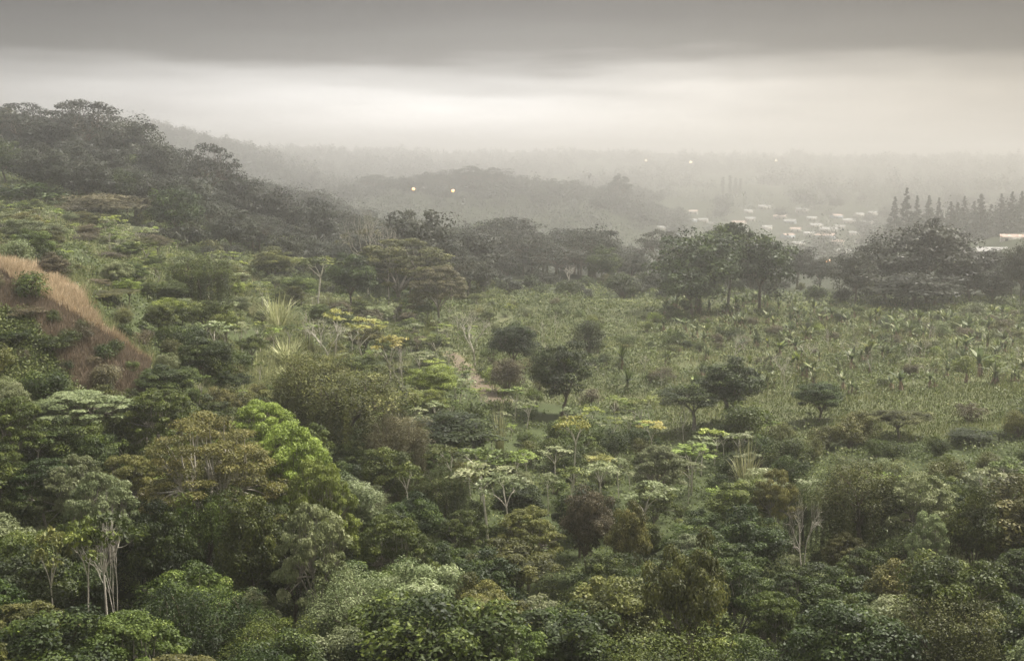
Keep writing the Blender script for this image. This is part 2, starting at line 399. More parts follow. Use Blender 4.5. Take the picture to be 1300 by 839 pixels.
proto('broad', m_broad, 12, 9, 6, 'leaf_mid', 'bark_brown', 'broadleaf_tree', 'tree', nc=62, nl=330, ls=.33, cr=.15)
proto('airy', m_broad, 12, 9, 4, 'leaf_olive', 'bark_grey', 'open_tree', 'tree', nc=50, nl=220, ls=.29, fork=.4, low=.42, cr=.12)
proto('round', m_broad, 9, 7, 4, 'leaf_dark', 'bark_brown', 'round_tree', 'tree', nc=75, nl=240, ls=.25, fork=.25, low=.2, cr=.13)
proto('fan', m_umbrella, 15, 13, 3, 'leaf_olive', 'bark_pale', 'fan_tree', 'tree', nc=110, nl=330, ls=.22, layers=2, arch=.34, fork=.3)
proto('umbrella', m_umbrella, 11, 11, 5, 'leaf_lime', 'bark_grey', 'umbrella_tree', 'umbrella tree', nc=85, nl=270, ls=.29, layers=2)
proto('slender', m_slender, 9, 6, 6, 'leaf_sage', 'bark_pale', 'slender_tree', 'slender tree')
proto('sapling', m_slender, 5, 3, 6, 'leaf_sage', 'bark_pale', 'sapling', 'sapling', nc=7, nl=36, ls=.36, fork=.5)
proto('bare', m_bare, 8, 5, 4, 'leaf_mid', 'bark_pale', 'bare_tree', 'bare tree', crown_name='twigs')
proto('vine', m_vine, 16, 11, 3, 'leaf_olive', 'bark_brown', 'vine_draped_tree', 'tree')
proto('shrub', m_shrub, 2.6, 3.2, 8, 'leaf_mid', 'bark_brown', 'shrub', 'shrub', trunk_name='stems', crown_name='foliage')
proto('bush', m_shrub, 4.5, 4.6, 5, 'leaf_dark', 'bark_brown', 'bush', 'bush', trunk_name='stems', crown_name='foliage', nc=30, nl=170, ls=.19, cr=.17)
proto('banana', m_banana, 4.4, 3.4, 8, 'leaf_banana', 'stem_brown', 'banana_plant', 'banana plant', trunk_name='stem', crown_name='leaves')
proto('cane', m_cane, 4, 4, 4, 'grass_pale', 'bark_brown', 'cane_clump', 'cane clump', crown_name='blades')
proto('yucca', m_yucca, 3.6, 3.6, 3, 'leaf_mid', 'stem_brown', 'spiky_plant', 'spiky plant', trunk_name='stem', crown_name='leaves')
# farther trees: fewer, larger tufts
proto('hbroad', m_broad, 14, 12, 6, 'leaf_haze', 'bark_brown', 'hill_tree', 'tree', nc=46, nl=130, ls=.55, low=.08)
proto('humbrella', m_umbrella, 15, 18, 4, 'leaf_haze', 'bark_brown', 'spreading_tree', 'spreading tree', nc=95, nl=75, ls=.48, layers=2, arch=.28, fork=.38)
proto('hshrub', m_shrub, 5, 6, 4, 'leaf_haze', 'bark_brown', 'hill_bush', 'bush', trunk_name='stems', crown_name='foliage', nc=20, nl=90, ls=.42)
proto('fbroad', m_broad, 15, 14, 5, 'leaf_haze', 'bark_brown', 'valley_tree', 'tree', nc=26, nl=70, ls=1.0, low=.08, cr=.2)
proto('conifer', m_conifer, 19, 9, 4, 'leaf_haze', 'bark_brown', 'conifer_tree', 'conifer')
proto('column', m_column, 20, 3.6, 3, 'leaf_haze', 'bark_brown', 'columnar_tree', 'columnar tree')
proto('palm', m_palm, 15, 8, 2, 'leaf_haze', 'bark_brown', 'palm_tree', 'palm')

MATWORD = {'leaf_dark': 'dark green', 'leaf_mid': 'mid green', 'leaf_olive': 'olive', 'leaf_lime': 'light yellow-green', 'leaf_sage': 'pale sage',
           'leaf_brown': 'brownish', 'leaf_yellow': 'yellow', 'leaf_haze': 'hazy grey-green', 'leaf_banana': 'green', 'grass_pale': 'straw coloured',
           'grass_green': 'bright green', 'grass_tan': 'tan', 'grass_rust': 'rusty', 'leaf_under': 'green'}
THINGS = []     # X, Ytop, W px, D, phrase for relations (heroes only)
count = {}
def place(kind, x, y, H, W, mat=None, rot=None, label=None, lm=None, group=None, parts=True, vi=None, sink=.25, tilt=0):
    p = P[kind]; k = vi if vi is not None else random.randrange(len(p['v'])); tm, cm, mh, mw = p['v'][k % len(p['v'])]
    sx = W / mw; sz = H / mh; z = g1(x, y) - sink
    rz = random.uniform(0, 2 * PI) if rot is None else rot
    if parts and tm and cm:
        root = bpy.data.objects.new(p['name'], None); root.empty_display_size = .3
        tr = bpy.data.objects.new(p['name'] + '_' + p['tn'], tm); cr = bpy.data.objects.new(p['name'] + '_' + p['cn'], cm)
        for o in (tr, cr): COL.objects.link(o); o.parent = root
        main = cr
    else:
        root = bpy.data.objects.new(p['name'], cm or tm); main = root
    COL.objects.link(root)
    root.location = (x, y, z); root.rotation_euler = (tilt * math.cos(rz), tilt * math.sin(rz), rz); root.scale = (sx, sx, sz)
    if mat and cm and mat != p['mat']:
        main.material_slots[0].link = 'OBJECT'; main.material_slots[0].material = MATS[mat]
    root['category'] = p['cat']; root['label'] = label or ''
    if group: root['group'] = group
    X, Yt = project(x, y, z + H)
    THINGS.append(dict(o=root, X=X, Yt=Yt, Wp=W / y * F, D=y, lm=lm, kind=kind, mat=mat or p['mat'], H=H, z=z, Yb=project(x, y, z)[1]))
    return root

random.seed(5)
HERO = []
def hero(kind, X, Yt, Wp, D, mat, label, lm, vi=None, rot=None, H=None, tilt=0, group=None, cat=None):
    u, w = ray(X, Yt); x = u * D; gz = g1(x, D)
    h = (w * D - gz) if H is None else H
    h = max(h, .8)
    if kind == 'bare': Wp = max(Wp, h * .42 * F / D)
    if kind == 'conifer': Wp = max(Wp, h * .45 * F / D)
    o = place(kind, x, D, h + .25, Wp / F * D, mat, rot, label, lm, group, vi=vi, tilt=tilt)
    if cat: o['category'] = cat
    HERO.append(THINGS[-1]); return o

# ================================================================ heroes: the plants the photograph shows one by one
hero('humbrella', 104, 127, 138, 372, None, 'wide spreading tree with lacy flat dome crown on the hilltop skyline', 'domed hilltop tree', 0)
hero('humbrella', 22, 131, 92, 385, None, 'flat-topped spreading tree on the skyline at the left edge', 'skyline tree at left edge', 1)
hero('hbroad', 165, 150, 84, 362, None, 'dense round tree on the right shoulder of the hilltop', 'hill shoulder tree', 1)
hero('hbroad', 198, 178, 62, 352, None, 'dark tree where the hilltop drops toward the lower umbrella crown', 'tree at the hill drop', 2)
hero('hbroad', 60, 150, 80, 360, None, 'dark tree just below the gap between two hilltop domed crowns', 'tree under the hilltop gap', 3)
hero('humbrella', 264, 183, 88, 348, None, 'lone umbrella crown on the ridge against the far pale ridge', 'lone ridge umbrella', 2)
hero('hbroad', 312, 226, 62, 345, None, 'rounded tree stepping down the ridge right of the lone umbrella', 'ridge step tree', 0)
hero('hbroad', 356, 240, 64, 345, None, 'rounded tree midway down the descending ridge', 'mid ridge tree', 4)
hero('hbroad', 398, 252, 60, 340, None, 'last rounded tree at the foot of the descending ridge', 'ridge foot tree', 5)
hero('hshrub', 38, 232, 92, 290, 'leaf_dark', 'dark ragged tree at the hill foot on the far left', 'ragged dark tree', 1, cat='tree')
hero('hbroad', 128, 246, 104, 285, 'leaf_brown', 'brownish wide tree above the bright left slope', 'brownish slope tree', 2)
hero('bare', 468, 262, 92, 284, None, 'tall wispy leafless tree with grey twigs in the central clump', 'wispy leafless tree', 0)
hero('hbroad', 530, 268, 96, 292, 'leaf_haze', 'tallest dark tree at the back of the central clump', 'tall clump tree', 3)
hero('bare', 492, 285, 60, 268, None, 'small pale dead tree inside the central clump', 'pale dead clump tree', 1)
hero('umbrella', 508, 304, 138, 262, 'leaf_olive', 'broad olive umbrella tree at the front of the central clump', 'olive umbrella tree', 1)
hero('umbrella', 556, 338, 78, 252, 'leaf_brown', 'low brown-green umbrella tree right of the broad olive umbrella', 'low brown umbrella', 2)
hero('broad', 446, 322, 56, 252, 'leaf_dark', 'narrow dark tree with pale stems left of the olive umbrella', 'narrow dark tree', 1)
hero('slender', 401, 326, 62, 232, 'leaf_mid', 'tree with two white trunks standing on the slope edge', 'white-trunked slope tree', 0)
hero('humbrella', 706, 313, 92, 366, None, 'misty spreading tree at the middle of the field edge', 'misty field-edge tree', 3)
hero('bare', 724, 336, 28, 350, None, 'small white forked trunk standing before the misty trees', 'white forked trunk', 2)
hero('bush', 722, 355, 30, 322, 'leaf_dark', 'small round bush on the far edge of the field', 'small round bush', 0)
hero('bush', 790, 346, 44, 322, 'leaf_dark', 'larger round bush on the far edge of the field', 'larger round bush', 1)
hero('humbrella', 838, 292, 84, 440, None, 'flat misty crown behind and left of the big double tree', 'flat misty crown', 0)
hero('hbroad', 888, 292, 104, 292, 'leaf_dark', 'left half of the big double tree in the hazy field', 'big double tree', 1)
hero('hbroad', 966, 295, 92, 296, 'leaf_dark', 'right-hand dark broad crown of the big double tree', 'right crown of the double tree', 2)
hero('airy', 925, 283, 66, 300, 'leaf_dark', 'sparse high tuft tree poking above the big double tree', 'high tuft tree', 0)
hero('hbroad', 878, 335, 76, 284, 'leaf_dark', 'lower left skirt tree under the big double tree', 'skirt tree', 1)
hero('hbroad', 1180, 282, 118, 332, 'leaf_haze', 'highest tree of the big dark clump on the right', 'highest right clump tree', 2)
hero('hbroad', 1126, 300, 96, 330, 'leaf_haze', 'left crown of the big dark clump on the right', 'left crown of right clump', 4)
hero('airy', 1184, 277, 36, 330, 'leaf_haze', 'thin see-through top twig crown on the right dark clump', 'thin top crown', 1)
hero('hbroad', 1234, 312, 92, 334, 'leaf_haze', 'right crown of the big dark clump sloping down', 'right crown of right clump', 5)
hero('hbroad', 1088, 322, 58, 322, 'leaf_haze', 'small outer tree at the left foot of the right dark clump', 'foot tree of right clump', 0)
hero('hbroad', 1262, 338, 60, 326, 'leaf_haze', 'small outer tree at the right foot of the dark clump', 'outer right foot tree', 3)
hero('hbroad', 1299, 308, 46, 318, 'leaf_haze', 'tree cut by the right edge of the photo', 'right edge tree', 2)
hero('hbroad', 1160, 345, 120, 312, 'leaf_haze', 'low bushy front tree of the right dark clump', 'low front tree', 1)
hero('hbroad', 1012, 314, 46, 400, None, 'misty tree right behind the big double tree', 'misty tree behind the double tree', 0)
hero('hbroad', 1042, 326, 50, 395, None, 'misty low tree between the double tree and right clump', 'misty low tree', 3)
hero('round', 711, 435, 76, 188, 'leaf_dark', 'round dark leafy tree standing alone in mid slope', 'round dark tree', 0)
hero('round', 929, 454, 82, 180, 'leaf_dark', 'very dark dense egg-shaped tree at the meadow edge', 'dense egg-shaped tree', 1)
hero('airy', 880, 485, 84, 178, 'leaf_dark', 'loose tree with spread pale limbs beside the dense egg-shaped tree', 'pale-limbed tree', 2)
hero('bare', 868, 500, 44, 174, None, 'leafless pale fan of branches left of the dense egg-shaped tree', 'pale branch fan', 3)
hero('round', 1040, 486, 58, 176, 'leaf_dark', 'pointed dark tree in the green meadow', 'pointed meadow tree', 2)
hero('airy', 1142, 518, 74, 162, 'leaf_olive', 'olive wide tree at the lower edge of the meadow', 'olive meadow-edge tree', 3)
hero('bush', 1246, 546, 76, 156, 'leaf_dark', 'very dark low bush at the right edge of the meadow', 'dark low bush', 2)
hero('round', 652, 411, 58, 214, 'leaf_dark', 'greyish round tree above the reddish track', 'greyish round tree', 3)
hero('bare', 603, 392, 56, 216, None, 'wispy grey twiggy tree above the reddish track', 'grey twiggy tree', 2)
hero('bush', 747, 406, 42, 236, 'leaf_dark', 'rounded dark bush behind the spiky plants', 'rounded dark bush', 3)
hero('bush', 642, 455, 46, 198, 'leaf_brown', 'reddish brown bush beside the track', 'reddish brown bush', 4)
hero('yucca', 790, 412, 38, 222, 'leaf_mid', 'upper spiky plant with a sword-leaf rosette in the field', 'upper spiky plant', 0, H=4.2)
hero('yucca', 797, 440, 36, 205, 'leaf_mid', 'lower spiky plant with brown skirt in the field', 'lower spiky plant', 1, H=3.8)
hero('round', 570, 522, 130, 158, 'leaf_dark', 'wide flat dark tree below the reddish track', 'flat dark tree', 1)
hero('vine', 446, 470, 158, 148, 'leaf_olive', 'tall vine-draped tree making a dark curtain in the middle', 'vine curtain tree', 0)
hero('vine', 395, 448, 96, 152, 'leaf_olive', 'olive vine-covered tree left of the dark vine curtain', 'olive vine tree', 1)
hero('vine', 505, 520, 76, 142, 'leaf_brown', 'brownish vine-hung tree on the right of the dark curtain', 'brownish vine tree', 2)
hero('fan', 262, 527, 190, 119, 'leaf_olive', 'large olive tree with a fan of pale limbs at lower left', 'large fan-limbed tree', 0)
hero('vine', 258, 622, 92, 114, 'leaf_mid', 'creeper-smothered stump of foliage around the foot of the fan-limbed tree', 'creeper-smothered foot', 1)
hero('broad', 205, 640, 84, 110, 'leaf_dark', 'dark leafy tree under the left side of the fan-limbed tree', 'dark under-tree', 2)
hero('broad', 318, 632, 88, 111, 'leaf_mid', 'green leafy tree under the right side of the fan-limbed tree', 'green under-tree', 3)
hero('bush', 30, 392, 60, 146, 'leaf_brown', 'dark brownish bush on the left part of the bluff face', 'bluff face bush', 0)
hero('bush', 62, 425, 56, 143, 'leaf_dark', 'dark green bush halfway down the bluff face', 'halfway bluff bush', 1)
hero('bush', 8, 420, 60, 142, 'leaf_dark', 'dark bush at the left edge under the tan grass', 'left edge bluff bush', 2)
hero('umbrella', 368, 537, 112, 124, 'leaf_lime', 'bright yellow-green umbrella tree right of the fan-limbed tree', 'bright umbrella tree', 0)
hero('umbrella', 405, 585, 96, 118, 'leaf_lime', 'lower bright yellow-green umbrella crown stepping to the right', 'lower bright umbrella', 2)
hero('umbrella', 330, 510, 90, 132, 'leaf_lime', 'smaller light green umbrella behind the bright umbrella tree', 'small light umbrella', 3)
hero('umbrella', 102, 497, 122, 134, 'leaf_sage', 'pale flat-layered tree under the tan grass bluff', 'pale layered tree', 3)
hero('umbrella', 96, 578, 96, 118, 'leaf_sage', 'pale grey-green layered tree near lower left', 'pale lower-left tree', 4)
hero('umbrella', 128, 600, 100, 112, 'leaf_sage', 'sage tree with flat sprays beside the fan-limbed tree', 'sage spray tree', 1)
hero('broad', 210, 462, 76, 146, 'leaf_mid', 'mid green tree at the foot of the reddish bare slope', 'bare-slope foot tree', 2)
hero('slender', 46, 546, 60, 126, 'leaf_dark', 'thin dark tree on the far lower left', 'thin dark left tree', 1)
hero('slender', 135, 648, 76, 101, 'leaf_dark', 'slim tree with pale leaning trunk, right one at lower left corner', 'slim pale-trunked tree', 2)
hero('slender', 105, 655, 64, 100, 'leaf_mid', 'slim straight-trunked tree, middle one at lower left corner', 'slim straight tree', 3)
hero('slender', 66, 668, 66, 99, 'leaf_olive', 'slim tree with forked pale trunk nearest the lower left corner', 'slim forked tree', 4)
hero('bare', 148, 640, 40, 104, None, 'thin leafless pale tree above the slim trunks at lower left', 'thin leafless tree', 0)
hero('umbrella', 398, 640, 100, 108, 'leaf_sage', 'grey-green open tree under the lower bright umbrella', 'grey-green open tree', 1)
hero('slender', 620, 590, 78, 134, 'leaf_sage', 'pale flat-crowned tree with thin white trunk at lower middle', 'white-trunked lower tree', 0, tilt=.05)
hero('slender', 650, 598, 66, 130, 'leaf_sage', 'pale tree with slanting white trunk beside its white-trunked twin', 'slanting white trunk tree', 2, tilt=.12)
hero('slender', 826, 610, 70, 130, 'leaf_sage', 'pale flat-topped tree on a thin trunk at lower right of centre', 'pale flat-topped tree', 3)
hero('slender', 522, 588, 56, 134, 'leaf_mid', 'tree with a long curved white trunk by the vine curtain', 'curved white trunk tree', 4, tilt=.16)
hero('bare', 1022, 628, 62, 120, None, 'leafless pale tangle of branches at lower right', 'pale branch tangle', 1)
hero('airy', 872, 676, 96, 97, 'leaf_olive', 'sparse olive tree with forked limbs at the bottom right of centre', 'bottom forked tree', 3)
hero('vine', 1096, 586, 116, 126, 'leaf_olive', 'tall olive vine-covered tree at lower right', 'tall olive vine tree', 1)
hero('umbrella', 1170, 600, 96, 124, 'leaf_sage', 'pale sage layered tree right of the tall olive vine tree', 'pale sage layered tree', 0)
hero('umbrella', 1180, 650, 60, 116, 'leaf_sage', 'small pale sage tree below the larger sage layered tree', 'small pale sage tree', 2)
hero('round', 748, 620, 62, 126, 'leaf_brown', 'brown-green round tree at lower middle', 'brown-green round tree', 2)
hero('round', 800, 640, 50, 122, 'leaf_olive', 'olive dome-shaped tree left of the pale flat-topped tree', 'olive dome tree', 0)
hero('round', 1240, 618, 76, 118, 'leaf_mid', 'leafy green tree at the right lower margin', 'right margin tree', 1)
hero('umbrella', 985, 596, 66, 130, 'leaf_olive', 'olive layered tree left of the leafless tangle', 'olive layered tree', 4)
hero('umbrella', 836, 566, 62, 142, 'leaf_sage', 'whitish leafy tree below the pale-limbed tree', 'whitish leafy tree', 3)
hero('slender', 728, 527, 40, 150, 'leaf_yellow', 'small yellow-leaved tree below the round dark tree', 'small yellow tree', 5)
hero('sapling', 425, 392, 44, 196, 'leaf_yellow', 'yellow flowering tree, uppermost on the shrubby slope', 'uppermost yellow tree', 0, cat='tree')
hero('sapling', 462, 402, 52, 190, 'leaf_yellow', 'wide yellow flowering tree on the shrubby slope', 'wide yellow tree', 1, cat='tree')
hero('sapling', 496, 424, 46, 182, 'leaf_yellow', 'lowest yellow flowering tree on the shrubby slope', 'lowest yellow tree', 2, cat='tree')
hero('bare', 513, 432, 30, 178, None, 'white Y-shaped dead trunk below the yellow trees', 'Y-shaped dead trunk', 3)
hero('bare', 415, 402, 56, 188, None, 'white curved dead tree left of the yellow trees', 'curved dead tree', 2)
hero('cane', 352, 366, 74, 208, 'grass_pale', 'large straw coloured cane clump high on the slope', 'large cane clump', 0)
hero('cane', 366, 426, 66, 184, 'grass_pale', 'straw coloured cane clump in the middle of the slope', 'middle cane clump', 1)
hero('cane', 948, 550, 52, 150, 'grass_pale', 'pale cane clump below the dense egg-shaped tree', 'pale cane clump', 2)
hero('cane', 634, 506, 30, 164, 'grass_pale', 'tiny pale cane clump at the lower end of the track', 'tiny cane clump', 3)
hero('vine', 256, 322, 92, 196, 'leaf_mid', 'creeper-covered green tree on the left slope', 'creeper-covered tree', 0)
hero('broad', 212, 355, 62, 190, 'leaf_mid', 'rounded green tree left of the creeper-covered tree', 'rounded slope tree', 4)
hero('airy', 126, 370, 96, 172, 'leaf_olive', 'low olive tree right of the tan grass bluff', 'low olive bluff tree', 0)
hero('bush', 102, 296, 50, 226, 'leaf_brown', 'grey-brown bush on the bright upper left slope', 'grey-brown slope bush', 1)
hero('bush', 128, 332, 62, 205, 'leaf_brown', 'brown-grey bush on the left slope above the bluff', 'dark slope bush', 2)
hero('umbrella', 116, 360, 60, 178, 'leaf_brown', 'thin reddish flat-topped tree beside the tan bluff', 'thin reddish tree', 2)
hero('bush', 243, 312, 30, 262, 'leaf_dark', 'small dark dome bush at the edge of the misty forest', 'small dark dome bush', 3)
hero('round', 346, 314, 62, 262, 'leaf_olive', 'olive rounded tree at the hazy forest margin', 'olive forest-margin tree', 1)
hero('umbrella', 20, 505, 80, 126, 'leaf_mid', 'green tree under the bluff at the left edge', 'left edge green tree', 0)
hero('bush', 132, 462, 44, 142, 'leaf_brown', 'dark twiggy bush on the reddish bare slope', 'twiggy bluff bush', 4)
hero('humbrella', 560, 221, 40, 1235, 'leaf_haze', 'faint umbrella crown between the two warm lamps on the misty rise', 'faint rise umbrella', 0)
hero('humbrella', 597, 211, 42, 1240, 'leaf_haze', 'faint flat crown, left one of the high pair on the misty rise', 'left high misty crown', 1)
hero('humbrella', 626, 213, 36, 1245, 'leaf_haze', 'faint see-through flat crown, right one of the high pair on the rise', 'right high misty crown', 2)
hero('humbrella', 788, 221, 30, 1240, 'leaf_haze', 'faint round-topped tree alone above the right end of the rise', 'rise end tree', 3)
hero('humbrella', 475, 222, 44, 1230, 'leaf_haze', 'faint broad crown where the far ridge meets the misty rise', 'ridge foot crown', 1)
hero('palm', 944, 242, 14, 1600, 'leaf_haze', 'distant palm behind the town trees', 'distant palm', 0)
hero('palm', 748, 220, 14, 1500, 'leaf_haze', 'distant lone palm on the misty skyline', 'lone skyline palm', 1)
for i, (X, Yt) in enumerate(((918, 225), (927, 223), (934, 226), (940, 227))):
    hero('column', X, Yt, 6, 1850, 'leaf_haze', ['leftmost', 'second', 'third', 'rightmost'][i] + ' of four narrow columnar trees above the town', 'narrow columnar tree', i % 3)
for i, (X, Yt, W) in enumerate(((1152, 238, 26), (1165, 234, 24), (1180, 242, 30), (1194, 246, 28), (1212, 243, 26), (1226, 249, 30), (1243, 242, 32), (1257, 250, 26), (1270, 243, 24), (1284, 240, 24), (1297, 244, 26), (1135, 244, 24), (1205, 252, 28), (1234, 252, 28), (1310, 240, 26))):
    hero('conifer', X + random.uniform(-4, 4), Yt + random.uniform(-1, 15), W * random.uniform(.85, 1.5), 800 + (i % 3) * 18, 'leaf_haze', 'pointed misty conifer number %s in the row at right' % i, 'misty conifer row', i % 4, group='pointed conifers at right')

# ---------------------------------------------------------------- fillers
def hidden_hero(X, Yt, Yb, Wp, D, slack=.45):
    for h in HERO:
        if h['D'] > D and abs(X - h['X']) < (h['Wp'] + Wp) * .42 and Yt < h['Yt'] + slack * (h['Yb'] - h['Yt']) and Yb > h['Yt']: return True
    return False
class Near:
    def __init__(s): s.g = {}
    def append(s, p): s.g.setdefault((int(p[0] // 12), int(p[1] // 12)), []).append(p)
    def close(s, x, y, sp):
        a, b = int(x // 12), int(y // 12)
        for i in (-1, 0, 1):
            for j in (-1, 0, 1):
                for p in s.g.get((a + i, b + j), ()):
                    if (x - p[0]) ** 2 + (y - p[1]) ** 2 < (sp + p[2]) ** 2 / 4: return True
        return False
PTS = Near()
def fill(kind_w, n, Xr, Dr, sp, Hr, WHr, mats, zone=None, group=None, parts=True, tries=30, slack=.45, ref='d', lim=None):
    """spread N plants over a stretch of ground, at least SP metres apart"""
    made = 0
    kinds = [k for k, _ in kind_w]; ws = [w for _, w in kind_w]; mk = [m for m, _ in mats]; mw = [w for _, w in mats]
    for _ in range(n * tries):
        if made >= n: break
        D = math.sqrt(random.uniform(Dr[0] ** 2, Dr[1] ** 2)); X = random.uniform(*Xr)
        x = (X - CX) / F * D
        if PTS.close(x, D, sp): continue
        if zone and not zone(X, D): continue
        H = random.uniform(*Hr) * (1 + .3 * (random.random() < .12)); W = H * random.uniform(*WHr); z = g1(x, D)
        X2, Yt = project(x, D, z + H); _, Yb = project(x, D, z); Wp = W / D * F
        if lim and Yt < lim(X2): continue
        if hidden_hero(X2, Yt, Yb, Wp, D, slack): continue
        k = random.choices(kinds, ws)[0]; m = random.choices(mk, mw)[0]
        place(k, x, D, H, W, m, parts=parts); THINGS[-1]['group'] = group; PTS.append((x, D, sp)); made += 1
    return made
for t in THINGS: PTS.append((t['o'].location.x, t['o'].location.y, min(7, t['Wp'] / F * t['D'] * .6)))

def inpoly(X, Y, poly):
    c = np.zeros(np.shape(X), bool); j = len(poly) - 1
    for i in range(len(poly)):
        xi, yi = poly[i]; xj, yj = poly[j]
        c = c ^ (((yi > Y) != (yj > Y)) & (X < (xj - xi) * (Y - yi) / ((yj - yi) or 1e-9) + xi))
        j = i
    return c
def gY(X, D):   # how low the ground there lies, used only to describe zones of the land
    x = (X - CX) / F * D; z = gh(x, D); d = D * math.cos(TH) - z * math.sin(TH); return CY - F * (D * math.sin(TH) + z * math.cos(TH)) / d
BLUFF = [(-60, 300), (20, 335), (95, 378), (130, 422), (188, 462), (174, 508), (128, 516), (98, 502), (72, 468), (48, 424), (30, 400), (-60, 378)]
def in_bluff(X, D): return (D < 172) & inpoly(X, gY(X, D), BLUFF)
def in_track(X, D):
    Y = gY(X, D); return (D < 260) & ((abs(X - (572 + (Y - 450) * 1.0)) < 8 + (Y - 440) * .12) & (445 < Y) & (Y < 515) | inpoly(X, Y, [(150, 520), (185, 465), (200, 468), (175, 520)]))
def in_meadow(X, D): return (X > 830) & (158 < D) & (D < 196) & (gY(X, D) < 560)
def in_field(X, D): return (195 < D) & (D < 325) & (X > 560 + np.maximum(0, 240 - D) * 1.6)
def open_land(X, D): return ~(in_bluff(X, D) | in_track(X, D) | in_meadow(X, D))
def sky_lim(X): return np.interp(X, [-50, 0, 60, 100, 150, 200, 230, 310, 400, 450, 560, 640, 700, 800, 860, 1000, 1400], [133, 133, 140, 132, 150, 175, 205, 228, 256, 268, 282, 272, 288, 282, 284, 310, 310])

# valley floor forest, nearest
fill([('broad', 5), ('airy', 2), ('round', 3), ('umbrella', 3), ('vine', 1)], 285, (-230, 1620), (80, 150), 4.4, (5.5, 10), (.65, .95),
     [('leaf_dark', 6), ('leaf_mid', 4), ('leaf_olive', 2.5), ('leaf_lime', .25), ('leaf_sage', .5)], open_land, slack=.35,
     lim=lambda X: np.interp(X, [0, 200, 350, 560, 620, 1000, 1300], [480, 470, 500, 560, 606, 606, 590]))
fill([('slender', 1)], 42, (-60, 1360), (95, 165), 3.2, (4.5, 8), (.5, .8), [('leaf_sage', 3), ('leaf_mid', 3), ('leaf_lime', 1), ('leaf_yellow', .1)], open_land, slack=.5, lim=lambda X: np.interp(X, [0, 200, 350, 600, 1000, 1300], [500, 480, 500, 560, 590, 575]))
fill([('bush', 1)], 190, (-200, 1580), (85, 175), 2.4, (2, 4.2), (.9, 1.3), [('leaf_dark', 3), ('leaf_mid', 4), ('leaf_olive', 3), ('leaf_sage', .8)], open_land, slack=.6)
# scrub slope
fill([('broad', 1), ('airy', 1), ('round', 1)], 60, (-60, 980), (185, 260), 4.5, (2.6, 4.6), (.8, 1.3), [('leaf_mid', 3), ('leaf_olive', 2), ('leaf_sage', 3), ('leaf_lime', 1.6), ('leaf_brown', .8)],
     lambda X, D: open_land(X, D) and X < 560, slack=.55)
fill([('broad', 1), ('airy', 1), ('round', 1)], 45, (-60, 980), (152, 185), 4.5, (3.6, 6.4), (.75, 1.1), [('leaf_dark', .8), ('leaf_mid', 4), ('leaf_olive', 2.5), ('leaf_sage', 3), ('leaf_lime', 1.6), ('leaf_brown', .6)],
     lambda X, D: open_land(X, D) and (X < 560), slack=.55)
fill([('sapling', 1)], 250, (-40, 1000), (148, 260), 2.0, (2.2, 5), (.5, .85), [('leaf_sage', 4), ('leaf_mid', 4), ('leaf_lime', 1.5), ('leaf_yellow', .1)],
     lambda X, D: open_land(X, D) and (X < 600 or D < 190), slack=.7)
fill([('shrub', 1)], 285, (-120, 1560), (140, 300), 1.8, (1.0, 2.8), (1.0, 1.6), [('leaf_dark', 2), ('leaf_mid', 4), ('leaf_olive', 3), ('leaf_sage', 2.5), ('leaf_lime', 1.2), ('leaf_brown', .8)],
     lambda X, D: not (in_bluff(X, D) or in_track(X, D)) and not (in_meadow(X, D) and random.random() < .9) and not (in_field(X, D) and random.random() < .5), slack=.7)
fill([('shrub', 1)], 34, (-50, 190), (122, 150), 1.8, (1.2, 2.6), (1.0, 1.5), [('leaf_dark', 3), ('leaf_mid', 2), ('leaf_brown', 2)], lambda X, D: not in_bluff(X, D) or random.random() < .25, slack=.9)
fill([('cane', 1)], 60, (0, 560), (160, 255), 3.2, (1.6, 3), (.9, 1.4), [('grass_pale', 1), ('grass_green', 1)], open_land, slack=.6)
fill([('cane', 1)], 34, (1190, 1400), (108, 132), 2.2, (1.8, 3.2), (.8, 1.1), [('grass_pale', 1), ('grass_green', 2), ('grass_rust', 1)], slack=.2)
fill([('bare', 1)], 22, (150, 1300), (120, 250), 6, (3, 6), (.5, .8), [('leaf_mid', 1)], open_land, slack=.6)
# banana field
fill([('banana', 1)], 298, (840, 1480), (193, 322), 1.9, (2.1, 3.7), (.65, .95), [('leaf_banana', 5), ('leaf_under', 1.5), ('leaf_mid', 1)], slack=.8)
fill([('banana', 1)], 14, (10, 220), (190, 250), 4, (2.6, 4), (.8, 1.1), [('leaf_banana', 1)], slack=.8)
fill([('bush', 1)], 70, (840, 1500), (196, 300), 2.2, (1.1, 2.3), (1.0, 1.5), [('leaf_dark', 2), ('leaf_mid', 2), ('leaf_brown', 2)], slack=.8)
# misty hill and middle forest
fill([('hbroad', 5), ('humbrella', 1)], 190, (-120, 600), (275, 440), 7, (8, 14), (.75, 1.1), [('leaf_haze', 6), ('leaf_dark', 1), ('leaf_olive', .6)],
     lambda X, D: D > np.interp(X, [0, 200, 300, 420, 600], [300, 268, 262, 262, 300]), lim=sky_lim, slack=.35)
fill([('hbroad', 5), ('humbrella', 2)], 165, (560, 1600), (352, 470), 9, (7, 17.5), (.8, 1.35), [('leaf_haze', 6), ('leaf_dark', 1)],
     lambda X, D: X < 810 - (D > 420) * 60 or (X > 1070 and D < 380), lim=sky_lim, slack=.35)
fill([('hshrub', 1)], 190, (-60, 1560), (262, 400), 4, (2.4, 5), (1, 1.4), [('leaf_haze', 4), ('leaf_olive', 1), ('leaf_dark', 2)],
     lambda X, D: (X < 560 or D > 318), slack=.7)
